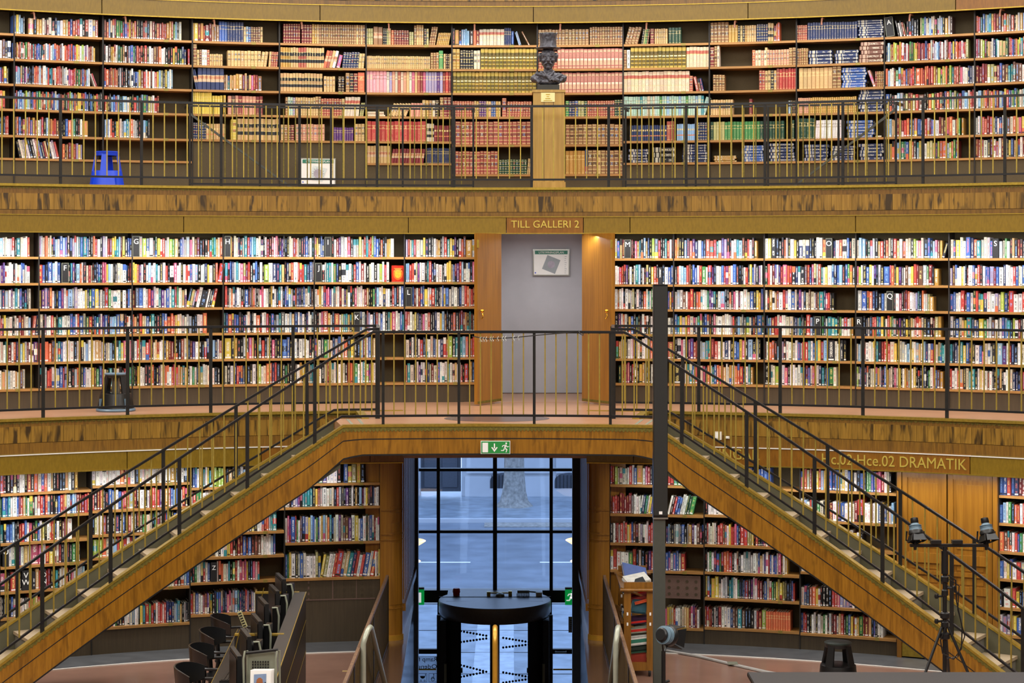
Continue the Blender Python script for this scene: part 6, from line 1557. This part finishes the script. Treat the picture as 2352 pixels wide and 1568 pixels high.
white = (.85, .85, .83)
def book_quads(bk, full=True):
    """quads in the book's own frame: x width, y depth (spine at y=0), z height; each (pts4, uv4, col, acc, titleflag)"""
    Q = []; w_, h, st = bk['w'], bk['h'], bk['st']; base = jitter(PALL[bk['c']]); lum = sum(base)/3
    depth = {1: .17, 2: .15, 3: .16}[bk['tier']]
    if st == 'lie': w_, h = h, w_      # build upright, then turn
    acc = rnd.choice([(.9, .88, .8), (.9, .88, .8), (.85, .7, .2), (.8, .15, .1), (.2, .4, .8)]) if lum < .45 else rnd.choice([(.03, .03, .04), (.05, .05, .1), (.6, .08, .06), (.05, .15, .45), (.1, .1, .1)])
    seg = []     # (v0, v1, colour side, colour middle, title flag)
    gold = (.75, .58, .22)
    if st == 'm':
        r_ = rnd.random(); c2 = jitter(PALL[rnd.choice('wkrbtyoKcp')])
        if r_ < .06: seg = [(0, .32, c2, c2, 0), (.32, 1, base, base, 1)]
        elif r_ < .11: seg = [(0, .68, base, base, 1), (.68, 1, c2, c2, 0)]
        elif r_ < .16: seg = [(0, .36, base, base, 1), (.36, .66, c2, c2, 1), (.66, 1, base, base, 1)]
        else: seg = [(0, .12, base, base, 0), (.12, .93, base, base, 1), (.93, 1, base, base, 0)]
        if rnd.random() < .8:   # printed shelf-mark label near the foot
            lb = white if rnd.random() < .8 else (.03, .03, .03); ns = []
            for v0, v1, a, b_, t_ in seg:
                if v0 < .03 < v1:
                    ns += [(v0, .035, a, b_, 0), (.035, .105, a, lb, 0), (.105, max(v1, .13), a, b_, t_)]
                elif v0 >= .12: ns.append((max(v0, .13) if v0 < .13 else v0, v1, a, b_, t_))
            seg = ns
    elif st == 'lea' or st == 'lie':
        dk = tuple(x*.55 for x in base); g_ = gold if st == 'lea' else ((.62, .58, .45) if bk['c'] != 'n' else (.6, .4, .28))
        lab_ = tuple(x*.35 for x in base) if rnd.random() < .5 else dk
        v = 0; pts = [.06, .2, .36, .52, .68, .84, .95] if st == 'lea' else [.06, .17, .21, .25, .34, .93]
        for i, q in enumerate(pts):
            seg.append((v, q-.012, base, lab_ if i in (3, 5) and st == 'lea' else base, .6 if i in (3, 5) else 0)); seg.append((q-.012, q+(.012 if st == 'lea' else .02), g_ if (st == 'lie' or i % 2) else dk, g_, 0)); v = q+(.012 if st == 'lea' else .02)
        seg.append((v, 1, base, base, 0)); acc = (.7, .66, .5) if st == 'lie' else acc
        if st == 'lie': seg = [(v0, v1, a, b_, .9 if v0 > .34 else 0) for v0, v1, a, b_, t_ in seg]
    elif st == 'bb':   # double black label
        k_ = (.02, .02, .022); seg = [(0, .24, base, base, .3), (.24, .4, k_, k_, 0), (.4, .42, gold, gold, 0), (.42, .58, base, tuple(x*.8 for x in base), 0), (.58, .75, k_, k_, .8), (.75, .77, gold, gold, 0), (.77, 1, base, base, 0)]; acc = gold
    elif st == 'rb':   # red label band
        k_ = (.5, .09, .05); seg = [(0, .3, base, base, .5), (.3, .32, gold, gold, 0), (.32, .62, tuple(x*.9 for x in base), base, .5), (.62, .66, gold, gold, 0), (.66, .82, k_, k_, .6), (.82, 1, base, base, .4)]; acc = (.35, .25, .1)
    elif st == 'mid':  # dark, pale middle band
        seg = [(0, .36, base, base, 0), (.36, .5, (.55, .4, .25), (.6, .42, .25), 0), (.5, .64, (.45, .15, .07), (.5, .18, .08), .8), (.64, .68, (.6, .45, .25), (.6, .45, .25), 0), (.68, 1, base, base, 0)]; acc = gold
    elif st == 'ob':   # orange band near the foot
        k_ = (.7, .2, .06); seg = [(0, .3, base, base, 0), (.3, .36, k_, k_, 0), (.36, .62, base, base, 0), (.62, .72, base, gold, 0), (.72, 1, base, base, 0)]
    elif st == 'or':   # gilt ornament
        dk = tuple(x*.28 for x in base); br = tuple(min(1, x*1.5) for x in base)
        for v0, v1, a, b_ in ((0, .04, br, br), (.04, .1, base, br), (.1, .22, base, dk), (.22, .27, base, br), (.27, .40, base, dk), (.40, .46, br, br), (.46, .54, base, dk), (.54, .60, base, (.7, .64, .36)), (.60, .68, base, dk), (.68, .80, dk, dk), (.80, .84, base, br), (.84, .95, br, br), (.95, 1, base, base)): seg.append((v0, v1, a, b_, .25))
        acc = br
    elif st == 'orr':  # red and cream ornament
        rd = (.45, .11, .09); cr = (.62, .40, .23); s_ = (.50, .20, .14)
        for v0, v1, a, b_ in ((0, .05, s_, rd), (.05, .12, s_, cr), (.12, .18, s_, rd), (.18, .30, s_, cr), (.30, .42, rd, cr), (.42, .52, rd, (.8, .66, .48)), (.52, .56, s_, rd), (.56, .78, s_, s_), (.78, .82, cr, rd), (.82, .94, s_, cr), (.94, 1, s_, rd)): seg.append((v0, v1, a, b_, .35))
        acc = rd
    elif st == 'set':  # uniform set: thin gilt lines and a title
        tl = gold if lum < .5 else (.2, .13, .06); seg = [(0, .05, base, base, 0), (.05, .065, base, tl, 0), (.065, .62, base, base, .25), (.62, .64, tl, tl, 0), (.64, .78, base, base, .9), (.78, .80, tl, tl, 0), (.80, 1, base, base, 0)]; acc = tl
    else: seg = [(0, 1, base, base, .4)]
    k = min(.0045, w_*.22); xs = [-w_/2, -w_/2+k, w_/2-k, w_/2]; ys_ = [.006, 0, 0, .006]
    for v0, v1, ca, cb, tf in seg:
        if v1-v0 < .002: continue
        for j in range(3):
            cc = cb if j == 1 else ca
            Q.append((((xs[j], ys_[j], v0*h), (xs[j+1], ys_[j+1], v0*h), (xs[j+1], ys_[j+1], v1*h), (xs[j], ys_[j], v1*h)), ((j/3, v0), ((j+1)/3, v0), ((j+1)/3, v1), (j/3, v1)), cc, acc, tf if j == 1 else tf*.0))
    # boards
    for s in (-1, 1):
        x = s*w_/2; Q.append((((x, .006, 0), (x, depth, 0), (x, depth, h), (x, .006, h)), ((0, 0),)*4, base, acc, 0))
    pg = (.62, .56, .44) if rnd.random() < .7 else base
    if full:
        t_ = min(.003, w_*.2)
        Q.append((((-w_/2+t_, .01, h-.004), (w_/2-t_, .01, h-.004), (w_/2-t_, depth-.004, h-.004), (-w_/2+t_, depth-.004, h-.004)), ((0, 0),)*4, pg, acc, 0))
        Q.append((((-w_/2, .0, h), (w_/2, .0, h), (w_/2, .01, h), (-w_/2, .01, h)), ((0, 0),)*4, base, acc, 0))
        for s in (-1, 1): Q.append((((s*w_/2, .01, h), (s*(w_/2-t_), .01, h), (s*(w_/2-t_), depth, h), (s*w_/2, depth, h)), ((0, 0),)*4, base, acc, 0))
    Q.append((((-w_/2, depth, 0), (w_/2, depth, 0), (w_/2, depth, h), (-w_/2, depth, h)), ((0, 0),)*4, pg, acc, 0))
    if st == 'lie': # turn on its side: z -> x
        Q = [(tuple((p[2]-h/2, p[1], w_/2-p[0]) for p in q[0]),)+q[1:] for q in Q]
    return Q
def frame(bk):
    a = bk['a']; o = cyl(bk['R'], a, bk['z']); ux = Vector((cos(a), -sin(a), 0)); uy = Vector((sin(a), cos(a), 0)); uz = Vector((0, 0, 1)); l = bk['lean']
    if l: # lean: top moves to +x for positive lean
        w_ = bk['w']; o = o+uz*(abs(sin(l))*w_/2); ux, uz = ux*cos(l)-uz*sin(l), uz*cos(l)+ux*sin(l)
    return o, ux, uy, uz
def book_mesh(name, sets):
    V = []; Fc = []; UV = []; CA = []; CB = []
    for o, ux, uy, uz, Q in sets:
        ofs = (rnd.randrange(60), rnd.randrange(60))
        for pts, uvs, ca, cb, tf in Q:
            n = len(V); V += [tuple(o+ux*p[0]+uy*p[1]+uz*p[2]) for p in pts]; Fc.append((n, n+1, n+2, n+3))
            for q in uvs: UV += (q[0]+ofs[0], q[1]+ofs[1])
            CA += list(ca+(1,))*4; CB += list(cb+(tf,))*4
    me = bpy.data.meshes.new(name); me.from_pydata(V, [], Fc)
    u = me.uv_layers.new(name='UVMap'); u.data.foreach_set('uv', UV)
    c = me.attributes.new('col', 'FLOAT_COLOR', 'CORNER'); c.data.foreach_set('color', CA)
    c = me.attributes.new('acc', 'FLOAT_COLOR', 'CORNER'); c.data.foreach_set('color', CB)
    me.materials.append(M['book']); return me
# which 300 books show largest and unobstructed
def hid(x, y):
    if 1496 < x < 1536 and y > 650: return True
    if 1218 < x < 1310 and 70 < y < 430: return True
    def band(x, y):
        tl = 976 if 790 < x < 1500 else (976+(790-x)*.688 if x < 790 else 976+(x-1500)*.70)
        return tl
    if y > 930:
        tl = band(x, y)
        if tl-110 < y < tl+130: return True
    if 540 < x < 705 and y > 1350: return True
    if 1405 < x < 1500 and y > 1275: return True
    if x < 15 or x > 2335: return True
    return False
cand = []
for i, bk in enumerate(BK):
    c = cyl(bk['R'], bk['a'], bk['z']+bk['h']/2); x, y = px_of(c); bk['px'] = (x, y); bk['i'] = i
    ar = bk['w']*bk['h']*(F/c.y)**2
    if not hid(x, y): cand.append((ar, i))
cand.sort(reverse=True)
solo = set(i for _, i in cand[:300])
ORD = ['first', 'second', 'third', 'fourth', 'fifth', 'sixth', 'seventh', 'eighth', 'ninth', 'tenth', 'eleventh', 'twelfth', 'thirteenth', 'fourteenth', 'fifteenth', 'sixteenth', 'seventeenth', 'eighteenth', 'nineteenth', 'twentieth']
SHELFN = ['top shelf', 'second shelf', 'third shelf', 'fourth shelf', 'fifth shelf', 'bottom shelf']
def ordn(k): return ORD[k] if k < 20 else '%dth' % (k+1) if (k+1) % 10 not in (1, 2, 3) or 10 < (k+1) % 100 < 14 else '%d%s' % (k+1, {1: 'st', 2: 'nd', 3: 'rd'}[(k+1) % 10])
rest = []; keyed = {}
for bk in BK: keyed.setdefault((bk['tier'], bk['bay'][1], bk['shelf']), []).append(bk)
SHORT = {b[3]: b[3].split(',')[0] for b in BAYS}
for key, L_ in keyed.items():
    L_.sort(key=lambda q: (q['a'] if q['st'] != 'lie' else q['a'], q['z']))
    for k, bk in enumerate(L_): bk['ord'] = k
cnt = {}
for bk in BK:
    Q = book_quads(bk, bk['tier'] != 3 or bk['i'] in solo); o, ux, uy, uz = frame(bk)
    if bk['i'] not in solo: rest.append((o, ux, uy, uz, Q)); continue
    x, y = bk['px']; z_ = 'lying in a stack' if bk['st'] == 'lie' else ''
    same = sorted([q for q in keyed[(bk['tier'], bk['bay'][1], bk['shelf'])] if q['c'] == bk['c'] and (q['st'] == 'lie') == (bk['st'] == 'lie')], key=lambda q: (q['a'], q['z'])); k = same.index(bk)
    side = 'only' if len(same) == 1 else ordn(k); sn = SHELFN[min(bk['shelf']-1, 5)]
    lab = '%s %s book%s, %s, %s, %s' % (side, CNAME[bk['c']], ' lying flat' if bk['st'] == 'lie' else (' leaning' if bk['lean'] else ''), sn, NAMES[bk['tier']], SHORT[bk['bay'][3]])
    w16 = lab.split()
    if len(w16) > 16: lab = ' '.join(lab.replace(' gallery', '').replace('of the ', 'of ').split()[:16])
    spine = [q for q in Q]
    zero = (Vector((0, 0, 0)), ux, uy, uz)
    # cover and pages as separate parts; label faces as a sub-mesh
    pages = [q for q in Q if len(set(p[1] for p in q[0])) > 1 and abs(q[0][0][2]-q[0][2][2]) < 1e-6 and q[1][0] == (0, 0) and bk['st'] != 'lie' and abs(q[0][0][2]-(bk['h']-.004)) < 1e-4]
    cov = [q for q in Q if q not in pages]; labs = [q for q in cov if q[2] in (white, (.03, .03, .03)) and q[0][0][2] < bk['h']*.1 and bk['st'] == 'm']; cov = [q for q in cov if q not in labs]
    me = book_mesh('book', [zero+(cov,)]); ob = bpy.data.objects.new('book', me); COL.objects.link(ob); ob.location = o
    tag(ob, lab, 'book', 'books on the %s %s' % (NAMES[bk['tier']], 'stacked flat' if bk['st'] == 'lie' else 'shelves'))
    if pages: me = book_mesh('pages', [zero+(pages,)]); q = bpy.data.objects.new('pages', me); COL.objects.link(q); q.parent = ob
    if labs: me = book_mesh('spine_label', [zero+(labs,)]); q = bpy.data.objects.new('spine_label', me); COL.objects.link(q); q.parent = ob
me = book_mesh('shelved_books', rest); ob = bpy.data.objects.new('shelved_books', me); COL.objects.link(ob)
tag(ob, 'all the remaining books packed on the three tiers of shelves', 'books', None, 'stuff')
print('books', len(BK), 'solo', len(solo), 'rest', len(rest))
# ------------------------------------------------------------------ black index blocks with white letters
for tier, shelf, x0, x1, H, s in BLK:
    b = bay_at(tier, (x0+x1)/2); z = b[4][shelf-1]; R = TIER[tier]; a0, a1 = phi_of(x0, R), phi_of(x1, R); a = (a0+a1)/2; hh = H/F*(CY+R*cos(a)); wd = (a1-a0)*R; ux = Vector((cos(a), -sin(a), 0)); uy = Vector((sin(a), cos(a), 0)); o = cyl(R+.008, a, z)
    uz = Vector((0, 0, 1))
    if s == 'A': l = radians(-7); o = o+uz*.006; ux, uz = ux*cos(l)-uz*sin(l), uz*cos(l)+ux*sin(l)
    t = thing('index_block', 'black index block with white letter %s on the %s shelves' % (s.replace('/', ' over '), NAMES[tier]), 'index block', o)
    mb = MB(); mb.obox(o+uz*hh/2+uy*.07, ux*wd/2, uy*.07, uz*hh/2); obj('block', mb, M['blocktile'], t)
    mb = MB(); e = .0022
    for c_2, hx, hz in ((uz*e, wd/2, e), (uz*(hh-e), wd/2, e)): mb.obox(o+c_2-uy*.001, ux*hx, uy*.001, uz*hz)
    for sx in (-1, 1): mb.obox(o+uz*hh/2+ux*sx*(wd/2-e)-uy*.001, ux*e, uy*.001, uz*hh/2)
    if s not in 'SZUV/WRD/N' : obj('pale_border', mb, M['greymetal'], t)
    for j, ch in enumerate(s.split('/')):
        zc = hh*.62 if j == 0 else hh*.28; cs = .058 if tier != 3 else .055
        if wd < .06: cs *= .8
        obj('letter', text_flat(ch, cs, o+uz*zc-uy*.002, ux, uz, -uy, None, .002), M['signwhite'], t)
# a face-out book with fiery cover and a few other singular books
a = phi_of(914, R2+.06); o = cyl(R2+.05, a, L2z[1]); ux = Vector((cos(a), -sin(a), 0)); uy = Vector((sin(a), cos(a), 0)); uz = Vector((0, 0, 1))
t = thing('book', 'orange and red book displayed face out on the second shelf', 'book', o); w_, h_ = .145, .185
mb = MB(); mb.obox(o+uz*(h_/2+.004)+uy*.015, ux*w_/2, uy*.012, uz*h_/2); obj('cover', mb, flat('fire_red', 'b8240c', .35, var=.5, scale=25), t)
mb = MB(); mb.obox(o+uz*.003+uy*.02, ux*w_/2, uy*.012, uz*.004); obj('pages', mb, M['paper'], t)
for r_, cc, nm in ((.055, 'e8641c', 'flame_ring'), (.038, 'ffa62c', 'flame_glow')):
    mb = MB(); mb.poly([o+uz*(h_*.5+r_*1.25*sin(2*pi*i/20))+ux*r_*cos(2*pi*i/20)+uy*(.002-.0005*(nm[-1] == 'w')) for i in range(20)]); obj(nm, mb, flat(nm, cc, .4, var=.25, scale=60), t)
mb = MB()
for i, (z, q) in enumerate(((.155, .045), (.14, .035), (.125, .05))): mb.obox(o+uz*z+uy*.0, ux*q, uy*.0005, uz*.003)
obj('title', mb, M['letter'], t)
